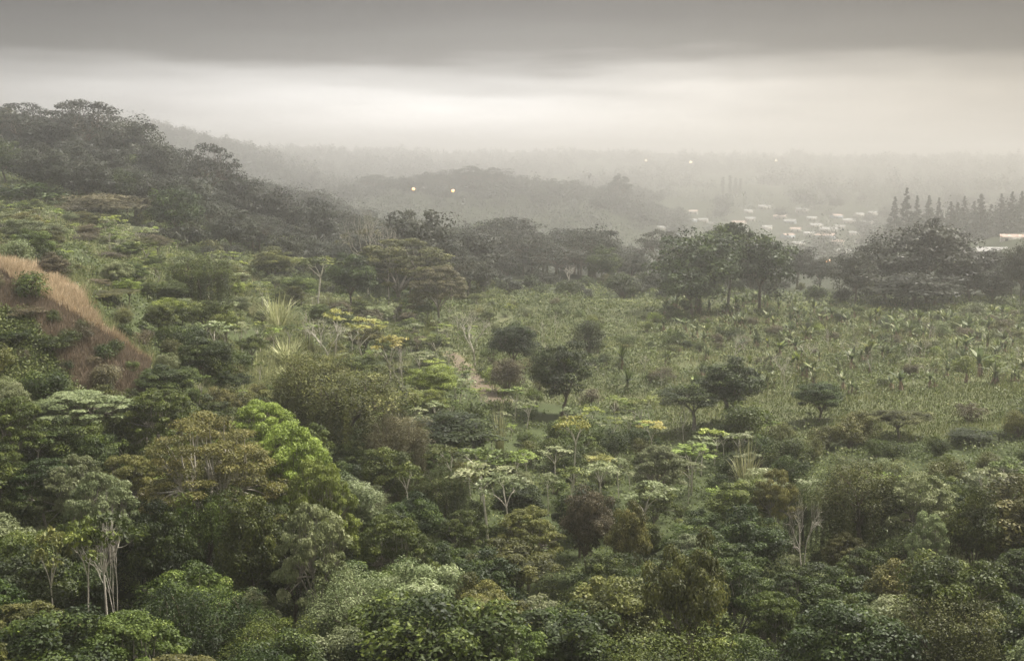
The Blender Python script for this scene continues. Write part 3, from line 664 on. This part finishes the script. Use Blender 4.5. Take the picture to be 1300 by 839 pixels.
# far valley and town trees
far_lim = lambda X: np.interp(X, [200, 330, 380, 450, 520, 600, 640, 700, 800, 900, 1000, 1100, 1400], [150, 195, 210, 235, 222, 210, 214, 228, 226, 238, 238, 240, 240])
fill([('hbroad', 1)], 46, (190, 500), (540, 690), 11, (9, 14), (.9, 1.3), [('leaf_haze', 1)], parts=False, slack=.4, group='trees on the middle misty ridge')
fill([('fbroad', 6)], 110, (400, 870), (1190, 1360), 18, (12, 20), (.9, 1.4), [('leaf_haze', 1)], parts=False, lim=lambda X: np.interp(X, [400, 450, 520, 600, 640, 700, 870], [235, 232, 220, 208, 212, 226, 222]), slack=.4)
fill([('fbroad', 6), ('palm', .12)], 190, (200, 1420), (1120, 1720), 24, (13, 22), (.9, 1.4), [('leaf_haze', 1)],
     lambda X, D: not (840 < X < 1120 and random.random() < .80), parts=False, lim=far_lim, slack=.4)

# ---------------------------------------------------------------- labels of the fillers: look + nearest landmark
LM = [t for t in THINGS if t['lm']]
SIZE = {'broad': ('small', 'tall'), 'hbroad': ('small', 'tall')}
KW = dict(broad='leafy tree', airy='open-crowned tree', round='rounded tree', umbrella='flat-crowned tree', vine='vine-hung tree', slender='slender pale-stemmed tree',
          sapling='thin sapling', bare='leafless tree', shrub='shrub', bush='bush', banana='banana plant', cane='arching grass clump', hbroad='misty tree',
          humbrella='misty spreading tree', hshrub='misty bush', fbroad='faint distant tree', palm='faint distant palm', fan='fan-limbed tree', yucca='spiky plant', conifer='conifer', column='columnar tree')
LMX = np.array([t['X'] for t in LM]); LMY = np.array([(t['Yt'] + t['Yb']) / 2 for t in LM])
byl = {}
for t in THINGS:
    if t['lm']: continue
    yc = (t['Yt'] + t['Yb']) / 2; d = np.hypot(LMX - t['X'], (LMY - yc) * 1.2); best = np.argsort(d)[:4]; rels = {}
    if t['kind'] in ('shrub', 'bush', 'hshrub', 'cane'): big = 'large '
    else: big = 'tall '
    size = big if t['H'] > P[t['kind']]['H'] * .92 else ('small ' if t['H'] < P[t['kind']]['H'] * .62 else '')
    lab = None
    for b in best:
        h = LM[b]; dx = t['X'] - h['X']; dy = yc - LMY[b]
        rel = ('right of' if dx > 0 else 'left of') if abs(dx) > abs(dy) * 1.1 else ('below' if dy > 0 else 'above')
        if d[b] > 110: rel = 'far ' + rel
        elif d[b] < 38: rel = 'just ' + rel
        rels[b] = '%s the %s' % (rel, h['lm'])
        cand = '%s%s %s %s the %s' % (size, MATWORD[t['mat']] if not KW[t['kind']].startswith(('misty', 'faint')) and t['kind'] != 'bare' else 'pale' if t['kind'] == 'bare' else {'leaf_olive': 'olive', 'leaf_dark': 'darker'}.get(t['mat'], 'grey'), KW[t['kind']], rel, h['lm'])
        if cand not in byl: lab = cand; break
        if lab is None: lab = cand
    if lab in byl:
        for i in range(4):
            for j in range(4):
                c2 = lab.split(' the ')[0]
                stem_ = size + ' '.join(w_ for w_ in [MATWORD[t['mat']] if not KW[t['kind']].startswith(('misty', 'faint')) and t['kind'] != 'bare' else 'grey' if t['kind'] != 'bare' else 'pale', KW[t['kind']]])
                c2 = '%s %s and %s' % (stem_, rels[best[i]], rels[best[j]])
                if i != j and len(c2.split()) <= 16 and c2 not in byl and lab in byl: lab = c2
    byl.setdefault(lab, []).append(t); t['o']['label'] = lab
ZN = dict(banana='banana plants on the hazy field', shrub='shrubs on the slope and meadow', sapling='young pale trees on the scrub slope', bush='bushes between the valley trees', slender='slender pale-stemmed trees',
          cane='arching grass clumps', bare='leafless trees', hshrub='misty bushes at the forest edge', fbroad='distant trees around the town', hbroad='misty forest trees', humbrella='misty forest trees', palm='distant palms')
for t in THINGS:
    if not t['o'].get('group') and not t['lm']: t['o']['group'] = ZN.get(t['kind'], 'green trees of the near valley')
cc = 0
for t in THINGS:
    if t['kind'] == 'conifer':
        t['o']['label'] = ['leftmost pale conifer of the misty row', 'tallest conifer left of the row'][0] if cc < 0 else ''
cn = sorted([t for t in THINGS if t['kind'] == 'conifer'], key=lambda t: t['X'])
ordn = ['first', 'second', 'third', 'fourth', 'fifth', 'sixth', 'seventh', 'eighth', 'ninth', 'tenth', 'eleventh', 'twelfth', 'thirteenth', 'fourteenth', 'fifteenth']
for i, t in enumerate(cn): t['o']['label'] = 'pointed misty conifer, %s from the left in the right-hand row' % ordn[i]

# ================================================================ ground
def tagk(o, kind=None, label=None, cat=None, group=None):
    if kind: o['kind'] = kind
    if label: o['label'] = label
    if cat: o['category'] = cat
    if group: o['group'] = group
    return o
def ground():
    ys = np.concatenate([np.linspace(-80, 60, 36), np.sinh(np.linspace(warp(62), warp(5200), 420)) * 60.0])
    ts = np.linspace(-1.5, 1.5, 90); ts = np.sort(np.concatenate([ts, np.linspace(-.42, .42, 260)]))
    Yg, Tg = np.meshgrid(ys, ts, indexing='ij'); Xg = Tg * np.maximum(Yg, 60)
    Z = gh(Xg, Yg); n, m = Yg.shape
    v = np.stack([Xg, Yg, Z], -1).reshape(-1, 3)
    i = np.arange(n - 1)[:, None] * m; j = np.arange(m - 1)[None]
    f = np.stack([i + j, i + j + 1, i + m + j + 1, i + m + j], -1).reshape(-1, 4)
    # kinds of soil cover: 0 forest litter, .5 green turf, 1 reddish bare earth
    PX = CX + F * Xg / np.maximum(Yg, 60); t = np.zeros(Yg.shape)
    sel = (Yg > 120) & (Yg < 330) & (PX > -200) & (PX < 1700)
    X = PX[sel]; D = Yg[sel]; t[sel] = np.where(in_bluff(X, D) | in_track(X, D), 1., np.where(in_meadow(X, D) | in_field(X, D), .5, .25))
    mb = MB(); mb.add(v, f, t.reshape(-1))
    m, tt, N, L = nodes('ground_soil'); b = N['Principled BSDF']
    at = N.new('ShaderNodeAttribute'); at.attribute_name = 'tint'
    tc = N.new('ShaderNodeTexCoord'); nz = N.new('ShaderNodeTexNoise'); nz.inputs['Scale'].default_value = .35; nz.inputs['Detail'].default_value = 9; nz.inputs['Roughness'].default_value = .7
    L.new(tc.outputs['Object'], nz.inputs['Vector'])
    ma = N.new('ShaderNodeMath'); ma.operation = 'MULTIPLY_ADD'; ma.inputs[1].default_value = .35; L.new(nz.outputs['Fac'], ma.inputs[0])
    mb2 = N.new('ShaderNodeMath'); mb2.operation = 'SUBTRACT'; mb2.inputs[1].default_value = .17; L.new(at.outputs['Fac'], mb2.inputs[0]); L.new(mb2.outputs[0], ma.inputs[2])
    r = N.new('ShaderNodeValToRGB'); e = r.color_ramp.elements
    e[0].position = 0; e[0].color = (.030, .036, .018, 1); e[1].position = 1; e[1].color = (.14, .112, .082, 1)
    for p, c in ((.25, (.060, .075, .032)), (.5, (.085, .095, .045)), (.7, (.19, .17, .10))): k = e.new(p); k.color = (*c, 1)
    L.new(ma.outputs[0], r.inputs['Fac']); L.new(r.outputs['Color'], b.inputs['Base Color']); b.inputs['Roughness'].default_value = .95; b.inputs['Specular IOR Level'].default_value = .1
    me = mb.mesh('ground', 'ground_soil'); me.shade_smooth() if hasattr(me, 'shade_smooth') else None
    o = bpy.data.objects.new('ground', me); COL.objects.link(o); tagk(o, 'structure')
ground()

# ================================================================ undergrowth and grasses (stuff nobody could count)
def scatter(n, Xr, Dr, seed):
    r = np.random.default_rng(seed)
    D = np.exp(r.uniform(math.log(Dr[0]), math.log(Dr[1]), n)); X = r.uniform(Xr[0], Xr[1], n)
    return X, D, (X - CX) / F * D, r
def zmask(fn, X, D): return fn(X, D)
def gYv(X, D):
    x = (X - CX) / F * D; z = gh(x, D); d = D * math.cos(TH) - z * math.sin(TH); return CY - F * (D * math.sin(TH) + z * math.cos(TH)) / d

def undergrowth():
    X, D, x, r = scatter(39000, (-260, 1680), (88, 345), 3)
    keep = zmask(lambda a, b: ~(in_bluff(a, b) | (in_track(a, b) & (vnoise(a / 4, b / 1.5, 5) < .6))), X, D) & (fbm(x / 6, D / 6, 31) > np.where((D < 160) | (X < 200), .2, .36))
    md = zmask(in_meadow, X, D) | zmask(in_field, X, D)
    keep &= ~(md & (r.random(len(X)) < .2)) & ~(zmask(in_meadow, X, D) & (r.random(len(X)) < .6))
    X2, D2, x2, r2 = scatter(9000, (-120, 230), (116, 153), 4); k2 = ~(in_bluff(X2, D2) | in_track(X2, D2))
    x = np.concatenate([x[keep], x2[k2]]); D = np.concatenate([D[keep], D2[k2]]); K = len(x); z = gh(x, D)
    q = 15; hh = (.35 + 1.5 * fbm(x / 5, D / 5, 9) ** 2) * (.8 + D / 400)
    ox = r.normal(size=(K, q)) * .42 * (D[:, None] / 180) ; oy = r.normal(size=(K, q)) * .42 * (D[:, None] / 180); oz = r.uniform(.05, 1, (K, q)) * hh[:, None]
    c = np.stack([x[:, None] + ox, D[:, None] + oy, z[:, None] + oz], -1).reshape(-1, 3)
    n = r.normal(size=c.shape) * .6 + np.array([0, -.15, .8])
    ti = (fbm(x / 9, D / 9, 17)[:, None] * .9 - .05 + r.normal(size=(K, q)) * .2).reshape(-1)
    mb = MB(); mb.leaves(c, n, np.repeat(.0016 * D + .03, q), r, .6, ti)
    o = bpy.data.objects.new('undergrowth', mb.mesh('undergrowth', 'leaf_under')); COL.objects.link(o)
    tagk(o, 'stuff', 'tangled green weeds and creepers covering the ground between the trees', 'undergrowth')
undergrowth()

def grassy(name, mat, n, Xr, Dr, mask, h, w, seed, lean, label, cat):
    X, D, x, r = scatter(n, Xr, Dr, seed)
    k = zmask(mask, X, D); x = x[k]; D = D[k]; K = len(x)
    pn = fbm(x / 7, D / 7, seed + 2)
    z = gh(x, D) - .05; L = h * r.uniform(.5, 1.2, K) * (.55 + pn); a = r.uniform(0, 2 * PI, K); L = L * (.6 + .8 * vnoise(x * 1.3, D * 1.3, seed)); ww = (w + .0002 * D) * r.uniform(.6, 1.4, K)
    dx = np.cos(a) * lean * L * r.random(K); dy = np.sin(a) * lean * L * r.random(K); s = r.uniform(0, PI, K); sx = np.cos(s) * ww; sy = np.sin(s) * ww
    b0 = np.stack([x - sx, D - sy, z], -1); b1 = np.stack([x + sx, D + sy, z], -1)
    t1 = np.stack([x + dx + sx * .25, D + dy + sy * .25, z + L], -1); t0 = np.stack([x + dx - sx * .25, D + dy - sy * .25, z + L], -1)
    mb = MB(); mb.add(np.stack([b0, b1, t1, t0], 1).reshape(-1, 3), np.arange(4 * K).reshape(-1, 4), np.repeat(np.clip(pn * .8 + r.normal(size=K) * .22, 0, 1), 4))
    o = bpy.data.objects.new(name, mb.mesh(name, mat)); COL.objects.link(o); tagk(o, 'stuff', label, cat)
grassy('meadow_grass', 'grass_green', 250000, (540, 1680), (156, 330), lambda a, b: in_meadow(a, b) | (in_field(a, b) & (vnoise(a / 40, b / 14, 2) > .22)), .38, .02, 41, .6, 'short bright green grass of the meadow and field', 'grass')
grassy('slope_grass', 'grass_pale', 110000, (-80, 520), (150, 268), lambda a, b: ~in_bluff(a, b) & (vnoise(a / 45, b / 12, 7) > .42), .95, .03, 43, .6, 'pale straw and green grass on the upper left slope', 'grass')
grassy('bluff_grass', 'grass_tan', 170000, (-120, 200), (128, 171), lambda a, b: in_bluff(a, b) & (gY(a, b) < 325 + np.maximum(0, a) * .62 + 22), 1.25, .012, 47, .55, 'tall tan plume grass along the crest of the left bluff', 'grass')
grassy('bluff_stubble', 'grass_rust', 150000, (-120, 220), (124, 171), lambda a, b: in_bluff(a, b), .65, .012, 53, .6, 'low rusty dry grass on the face of the left bluff', 'grass')
grassy('reed_grass', 'grass_pale', 22000, (1170, 1600), (104, 140), lambda a, b: vnoise(a / 30, b / 6, 3) > .4, 1.3, .02, 59, .5, 'tall rough grass at the lower right edge', 'grass')
grassy('field_stalks', 'grass_pale', 11000, (840, 1600), (196, 325), lambda a, b: vnoise(a / 25, b / 9, 8) > .45, .9, .03, 61, .35, 'dry brownish stalks and weeds standing among the banana plants', 'weeds')

# far woods that read as one mass
def far_wood(name, n, Xr, Dr, H, seed, label, lod=16, q=26, ls=2.2, m=None):
    X, D, x, r = scatter(n, Xr, Dr, seed)
    if m is not None: k = m(X, D); x = x[k]; D = D[k]
    K = len(x); z = gh(x, D); h = H * r.uniform(.45, 1.15, K) * (.35 + 1.3 * fbm(x / 55, D / 90, seed) ** 1.3 * 1.3)
    d = r.normal(size=(K, q, 3)); d[..., 2] = np.abs(d[..., 2]); d /= np.linalg.norm(d, axis=2, keepdims=True)
    sc_ = np.stack([h * .55, h * .55, h * .95], -1)[:, None]; rr = r.uniform(.8, 1, (K, q, 1)) * (1 + .2 * np.sin(d[..., :1] * 6 + x[:, None, None]))
    c = d * rr * sc_ + np.stack([x, D, z], -1)[:, None]
    mb = MB(); nn = (d + r.normal(size=d.shape) * .4 + np.array([0, 0, .3])).reshape(-1, 3)
    mb.leaves(c.reshape(-1, 3), nn, np.repeat(ls * h / H * (.6 + D / Dr[1] * .5), q), r, .8, np.repeat(r.random(K), q) * .6 + r.random(K * q) * .3)
    o = bpy.data.objects.new(name, mb.mesh(name, 'leaf_haze')); COL.objects.link(o); tagk(o, 'stuff', label, 'forest')
far_wood('valley_forest', 6000, (-300, 1850), (600, 1900), 15, 71, 'misty woodland filling the far valley around the town', q=120, ls=1.2,
         m=lambda X, D: (D > np.where(X < 870, 640, 760)) & ~((X > 835) & (X < 1125) & (D < 1640) & (D > 940) & (vnoise(X / 14, D / 30, 4) < .76)))
far_wood('ridge_forest', 3800, (-300, 700), (1480, 2650), 13, 73, 'faint forest covering the far left ridge', q=100, ls=1.9)
far_wood('plain_forest', 3000, (400, 1700), (1900, 3100), 16, 79, 'very faint tree belts on the far plain', q=60, ls=2.6, m=lambda X, D: vnoise(X / 70, D / 160, 6) > .38)
far_wood('horizon_forest', 3200, (-300, 1700), (3000, 4500), 14, 83, 'barely visible forest on the farthest hills', q=50, ls=3.6)

# ================================================================ the town
def simple(name, mb, mat, parent=None):
    o = bpy.data.objects.new(name, mb.mesh(name, mat)); COL.objects.link(o); o.parent = parent; return o
def house(x, y, L, Wd, Hh, rz, roofm, wallm, label, hip=False, kind='house', group='pale houses of the misty town'):
    z = min(g1(x + dx, y + dy) for dx in (-L / 2, L / 2) for dy in (-Wd / 2, Wd / 2)) - .2
    root = bpy.data.objects.new(kind, None); COL.objects.link(root); root.location = (x, y, z); root.rotation_euler.z = rz
    tagk(root, None, label, 'house', group)
    w = MB(); w.box(-L / 2, L / 2, -Wd / 2, Wd / 2, -1.5, Hh)
    rh = Wd * .17; 
    for s in (-1, 1):   # gables
        X = s * L / 2; w.add([(X, -Wd / 2, Hh), (X, Wd / 2, Hh), (X, 0.01, Hh + rh), (X, -0.01, Hh + rh)], [(0, 1, 2, 3)])
    simple('house_wall', w, wallm, root)
    r = MB(); e = .6; k = rh / (Wd / 2)
    for s in (-1, 1):
        y1 = s * (Wd / 2 + e); z1 = Hh - e * k
        for dz in (.02, .14):
            r.add([(-L / 2 - e, y1, z1 + dz), (L / 2 + e, y1, z1 + dz), (L / 2 + e, 0, Hh + rh + dz), (-L / 2 - e, 0, Hh + rh + dz)], [(0, 1, 2, 3)])
        r.add([(-L / 2 - e, y1, z1 + .02), (L / 2 + e, y1, z1 + .02), (L / 2 + e, y1, z1 + .14), (-L / 2 - e, y1, z1 + .14)], [(0, 1, 2, 3)])
    simple('house_roof', r, roofm, root)
    nw = max(2, int(L / 4))
    for i in range(nw):
        X = -L / 2 + (i + .5) * L / nw
        if i == nw // 2:
            d = MB(); d.box(X - .5, X + .5, -Wd / 2 - .06, -Wd / 2 + .02, 0.2, 2.3); simple('house_door', d, 'door_wood', root)
        else:
            d = MB(); d.box(X - .7, X + .7, -Wd / 2 - .05, -Wd / 2 + .02, 1.0, 2.2); simple('house_window', d, 'dark_glass', root)
    return root
TOWN = [(970, 262, 15), (1018, 266, 16), (990, 274, 16), (952, 277, 13), (893, 278, 12), (878, 277, 10), (938, 282, 18), (1003, 281, 15), (1035, 285, 18), (1051, 291, 22), (1067, 287, 12), (1078, 280, 16), (973, 288, 13),
        (1048, 300, 24), (1062, 307, 18), (1028, 297, 16), (1085, 296, 14), (1100, 282, 18), (1103, 292, 14), (1070, 318, 14), (865, 280, 10), (1010, 290, 14), (1030, 276, 12), (905, 282, 10), (950, 268, 9), (1000, 300, 16), (1120, 300, 18), (985, 310, 14), (842, 288, 12), (856, 294, 14), (870, 300, 12), (1012, 308, 16), (1094, 306, 14), (1090, 272, 12), (1062, 274, 14), (1108, 270, 12), (925, 296, 14), (942, 300, 12), (1135, 292, 14), (880, 268, 10), (1044, 312, 15), (915, 290, 10)]
random.seed(21)
hs = []
for i, (X, Y, wp) in enumerate(TOWN):
    # find where that line of sight meets the ground
    best = None
    for D in range(950, 2000, 5):
        u, w = ray(X, Y + 3)
        if w * D < g1(u * D, D) + .5: best = D; break
    D = best or 820
    x = ray(X, Y)[0] * D; L = max(9, wp / F * D * .95)
    rm = random.choice(['roof_pale', 'roof_pale', 'roof_rust']); wm = random.choice(['wall_cream', 'wall_cream', 'wall_blue'])
    h = house(x, D, L, min(L * .7, 11), random.uniform(2.8, 4.6), random.uniform(-.5, .5), rm, wm, '')
    hs.append((X, Y, h, rm, wm, L))
hs.sort(key=lambda t: (t[1], t[0])); used = {}
for i, (X, Y, h, rm, wm, L) in enumerate(hs):
    row = 'top' if Y < 275 else 'upper' if Y < 283 else 'middle' if Y < 292 else 'lower' if Y < 305 else 'bottom'
    side = 'far left' if X < 900 else 'left' if X < 960 else 'centre' if X < 1030 else 'right' if X < 1075 else 'far right'
    lab = '%s house, %s roof, %s row, %s of misty town' % ('long' if L > 13 else 'small', 'whitish' if rm == 'roof_pale' else 'dull reddish', row, side)
    used.setdefault(lab, []).append(h); 
for lab, l in used.items():
    o = ['', 'second ', 'third ', 'fourth ']
    for i, h in enumerate(l): h['label'] = lab if len(l) == 1 else ('nearer-left ' if i == 0 else 'farther ' + (o[i] if i > 1 else '')) + lab
def ghouse(X, Y, D, wp, roofm, lab, hgt=3.2, rz=.2):
    x = ray(X, Y)[0] * D; return house(x, D, wp / F * D, min(wp / F * D * .6, 12), hgt, rz, roofm, 'wall_cream', lab, group='pale buildings outside the town')
ghouse(1262, 333, 640, 44, 'roof_pale', 'long pale shed at the right edge beyond the dark clump', rz=-.1)
ghouse(1215, 326, 660, 30, 'roof_pale', 'pale shed left of the long shed behind the dark clump', rz=.1)
ghouse(1283, 322, 690, 26, 'roof_rust', 'dull reddish shed behind the long pale shed', rz=-.2)
ghouse(806, 322, 395, 22, 'roof_pale', 'small white house hidden in the misty middle forest', 3.5, .5)
ghouse(645, 255, 1300, 40, 'roof_pale', 'long low pale roof on the misty rise beyond the middle forest', 3, -.15)
ghouse(545, 243, 1350, 22, 'roof_pale', 'pale roof between the two warm lamps on the far rise', 3, .1)
ghouse(605, 246, 1350, 26, 'roof_pale', 'pale roof right of the warm lamps on the far rise', 3, -.1)

def lamp(X, Y, D, mat, rad, label):
    u, w = ray(X, Y); x = u * D; z = w * D; g = g1(x, D); h = max(5, z - g)
    root = bpy.data.objects.new('street_lamp', None); COL.objects.link(root); root.location = (x, D, g); tagk(root, None, label, 'street lamp', 'lit lamps in the mist')
    p = MB(); p.tube(np.array([(0, .3, -.5), (0, .3, h * .6), (0, .3, h + .2)]), [.16, .12, .08], 8); p.tube(np.array([(0, .3, h + .2), (0, .1, h + .35), (0, -.2, h + .3)]), [.07, .06, .05], 6)
    simple('lamp_pole', p, 'metal_grey', root)
    b = MB(); n = 8
    th = np.linspace(0, PI, n + 1); ring = np.stack([np.sin(th) * rad, np.zeros(n + 1), h - rad * .6 + np.cos(th) * rad * .8], 1)
    vs = []
    for k in range(12):
        a = k * PI / 6; vs.append(np.stack([ring[:, 0] * math.cos(a), ring[:, 0] * math.sin(a) - .2, ring[:, 2]], 1))
    v = np.concatenate(vs); f = []
    for k in range(12):
        for i in range(n): f.append((k * (n + 1) + i, k * (n + 1) + i + 1, ((k + 1) % 12) * (n + 1) + i + 1, ((k + 1) % 12) * (n + 1) + i))
    b.add(v, f); simple('lamp_globe', b, mat, root)
lamp(525, 239, 1130, 'lamp_glow', 1.3, 'left one of two warm orange lamps on the far rise')
lamp(575, 241, 1130, 'lamp_glow', 1.3, 'right one of two warm orange lamps on the far rise')
lamp(1052, 330, 590, 'lamp_glow', 1.1, 'warm orange lamp in the gap below the town')
lamp(820, 203, 2300, 'lamp_white', 1.7, 'faint whitish lamp on the far plain, leftmost')
lamp(877, 205, 2300, 'lamp_white', 2.1, 'brighter whitish lamp on the far plain')
lamp(985, 203, 2300, 'lamp_white', 1.8, 'faint whitish lamp on the far plain, rightmost')

# ================================================================ air, sky, sun
hz = MB(); hz.box(-8000, 8000, -140, 5300, -140, 60)
m, t, N, L = nodes('haze_air'); N.remove(N['Principled BSDF'])
pv = N.new('ShaderNodeVolumePrincipled'); pv.inputs['Color'].default_value = (.99, .972, .966, 1); pv.inputs['Density'].default_value = .00064; pv.inputs['Anisotropy'].default_value = .82
L.new(pv.outputs[0], N['Material Output'].inputs['Volume'])
ho = simple('haze', hz, 'haze_air'); tagk(ho, 'stuff', 'pale even mist lying over the whole valley', 'haze')

SUN_EL, SUN_AZ = math.radians(58), math.radians(58)      # azimuth from the view direction toward the right
w = bpy.data.worlds.new('World'); sc.world = w; w.use_nodes = True
N = w.node_tree.nodes; L = w.node_tree.links; bg = N['Background']
sky = N.new('ShaderNodeTexSky'); sky.sky_type = 'NISHITA'; sky.sun_disc = False; sky.sun_elevation = SUN_EL; sky.sun_rotation = SUN_AZ; sky.dust_density = 4; sky.air_density = 1
tc = N.new('ShaderNodeTexCoord'); sp = N.new('ShaderNodeSeparateXYZ'); L.new(tc.outputs['Generated'], sp.inputs[0])
nz = N.new('ShaderNodeTexNoise'); nz.inputs['Scale'].default_value = 3.2; nz.inputs['Detail'].default_value = 6
mp = N.new('ShaderNodeMapping'); mp.inputs['Scale'].default_value = (1, 1, 9); L.new(tc.outputs['Generated'], mp.inputs[0]); L.new(mp.outputs[0], nz.inputs['Vector'])
def math_(op, a, b=None, c=None):
    n = N.new('ShaderNodeMath'); n.operation = op
    for i, q in enumerate((a, b, c)):
        if q is None: continue
        if isinstance(q, (int, float)): n.inputs[i].default_value = q
        else: L.new(q, n.inputs[i])
    return n.outputs[0]
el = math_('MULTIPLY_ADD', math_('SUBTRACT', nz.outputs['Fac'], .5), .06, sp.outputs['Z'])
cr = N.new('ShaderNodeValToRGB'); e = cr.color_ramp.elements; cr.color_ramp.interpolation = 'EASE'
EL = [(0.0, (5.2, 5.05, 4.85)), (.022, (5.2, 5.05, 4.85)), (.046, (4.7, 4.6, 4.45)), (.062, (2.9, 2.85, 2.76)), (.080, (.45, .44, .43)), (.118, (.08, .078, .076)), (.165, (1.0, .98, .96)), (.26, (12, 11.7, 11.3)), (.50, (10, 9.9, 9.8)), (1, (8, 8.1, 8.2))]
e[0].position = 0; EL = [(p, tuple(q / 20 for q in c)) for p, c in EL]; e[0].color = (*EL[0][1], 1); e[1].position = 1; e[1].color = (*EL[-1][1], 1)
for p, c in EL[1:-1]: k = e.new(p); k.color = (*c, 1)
L.new(el, cr.inputs['Fac'])
# brightness across: brightest a little left of the view axis, warm and dimmer to the right
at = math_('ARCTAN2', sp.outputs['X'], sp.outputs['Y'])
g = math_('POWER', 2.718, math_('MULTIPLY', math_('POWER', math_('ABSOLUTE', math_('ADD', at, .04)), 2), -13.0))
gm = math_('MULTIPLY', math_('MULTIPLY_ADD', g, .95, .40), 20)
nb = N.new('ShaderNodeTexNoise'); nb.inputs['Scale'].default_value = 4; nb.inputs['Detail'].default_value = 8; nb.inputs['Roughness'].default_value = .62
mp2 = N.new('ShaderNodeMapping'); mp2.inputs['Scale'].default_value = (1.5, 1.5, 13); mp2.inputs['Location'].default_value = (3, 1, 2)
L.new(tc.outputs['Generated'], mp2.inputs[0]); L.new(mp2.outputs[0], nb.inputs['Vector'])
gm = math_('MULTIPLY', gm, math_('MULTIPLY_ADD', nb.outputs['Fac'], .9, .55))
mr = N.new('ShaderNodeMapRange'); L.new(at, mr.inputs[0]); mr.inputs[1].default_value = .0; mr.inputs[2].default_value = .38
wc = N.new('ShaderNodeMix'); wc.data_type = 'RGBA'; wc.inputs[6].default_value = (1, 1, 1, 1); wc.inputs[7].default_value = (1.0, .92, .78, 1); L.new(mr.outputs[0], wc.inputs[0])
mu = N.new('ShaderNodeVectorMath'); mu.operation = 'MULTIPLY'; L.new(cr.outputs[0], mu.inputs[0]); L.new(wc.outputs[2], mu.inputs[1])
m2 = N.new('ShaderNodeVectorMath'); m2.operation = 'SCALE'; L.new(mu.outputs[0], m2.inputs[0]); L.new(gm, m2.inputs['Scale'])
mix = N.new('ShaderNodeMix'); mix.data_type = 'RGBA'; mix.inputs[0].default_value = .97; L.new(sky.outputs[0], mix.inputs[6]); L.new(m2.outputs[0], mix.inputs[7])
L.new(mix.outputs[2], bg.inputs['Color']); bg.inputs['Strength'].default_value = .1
w.cycles.sampling_method = 'MANUAL'; w.cycles.sample_map_resolution = 512

sd = bpy.data.lights.new('sun', 'SUN'); sd.energy = 5; sd.angle = math.radians(10); sd.color = (1, .95, .86)
so = bpy.data.objects.new('sun', sd); COL.objects.link(so)
from mathutils import Vector
dv = Vector((math.sin(SUN_AZ) * math.cos(SUN_EL), math.cos(SUN_AZ) * math.cos(SUN_EL), math.sin(SUN_EL)))
so.rotation_euler = dv.to_track_quat('Z', 'Y').to_euler()

vs = sc.view_settings; vs.view_transform = 'Standard'; vs.look = 'None'; vs.exposure = .95; vs.gamma = 1; vs.use_curve_mapping = False
cy = sc.cycles; cy.use_denoising = True
try: cy.denoiser = 'OPENIMAGEDENOISE'; cy.denoising_input_passes = 'RGB_ALBEDO_NORMAL'
except Exception: pass
cy.max_bounces = 8; cy.diffuse_bounces = 2; cy.transmission_bounces = 3; cy.volume_bounces = 6; cy.glossy_bounces = 1; cy.caustics_reflective = False; cy.caustics_refractive = False
cy.use_adaptive_sampling = True; cy.adaptive_threshold = .02
print('things', len(THINGS), {k: sum(t['kind'] == k for t in THINGS) for k in P})
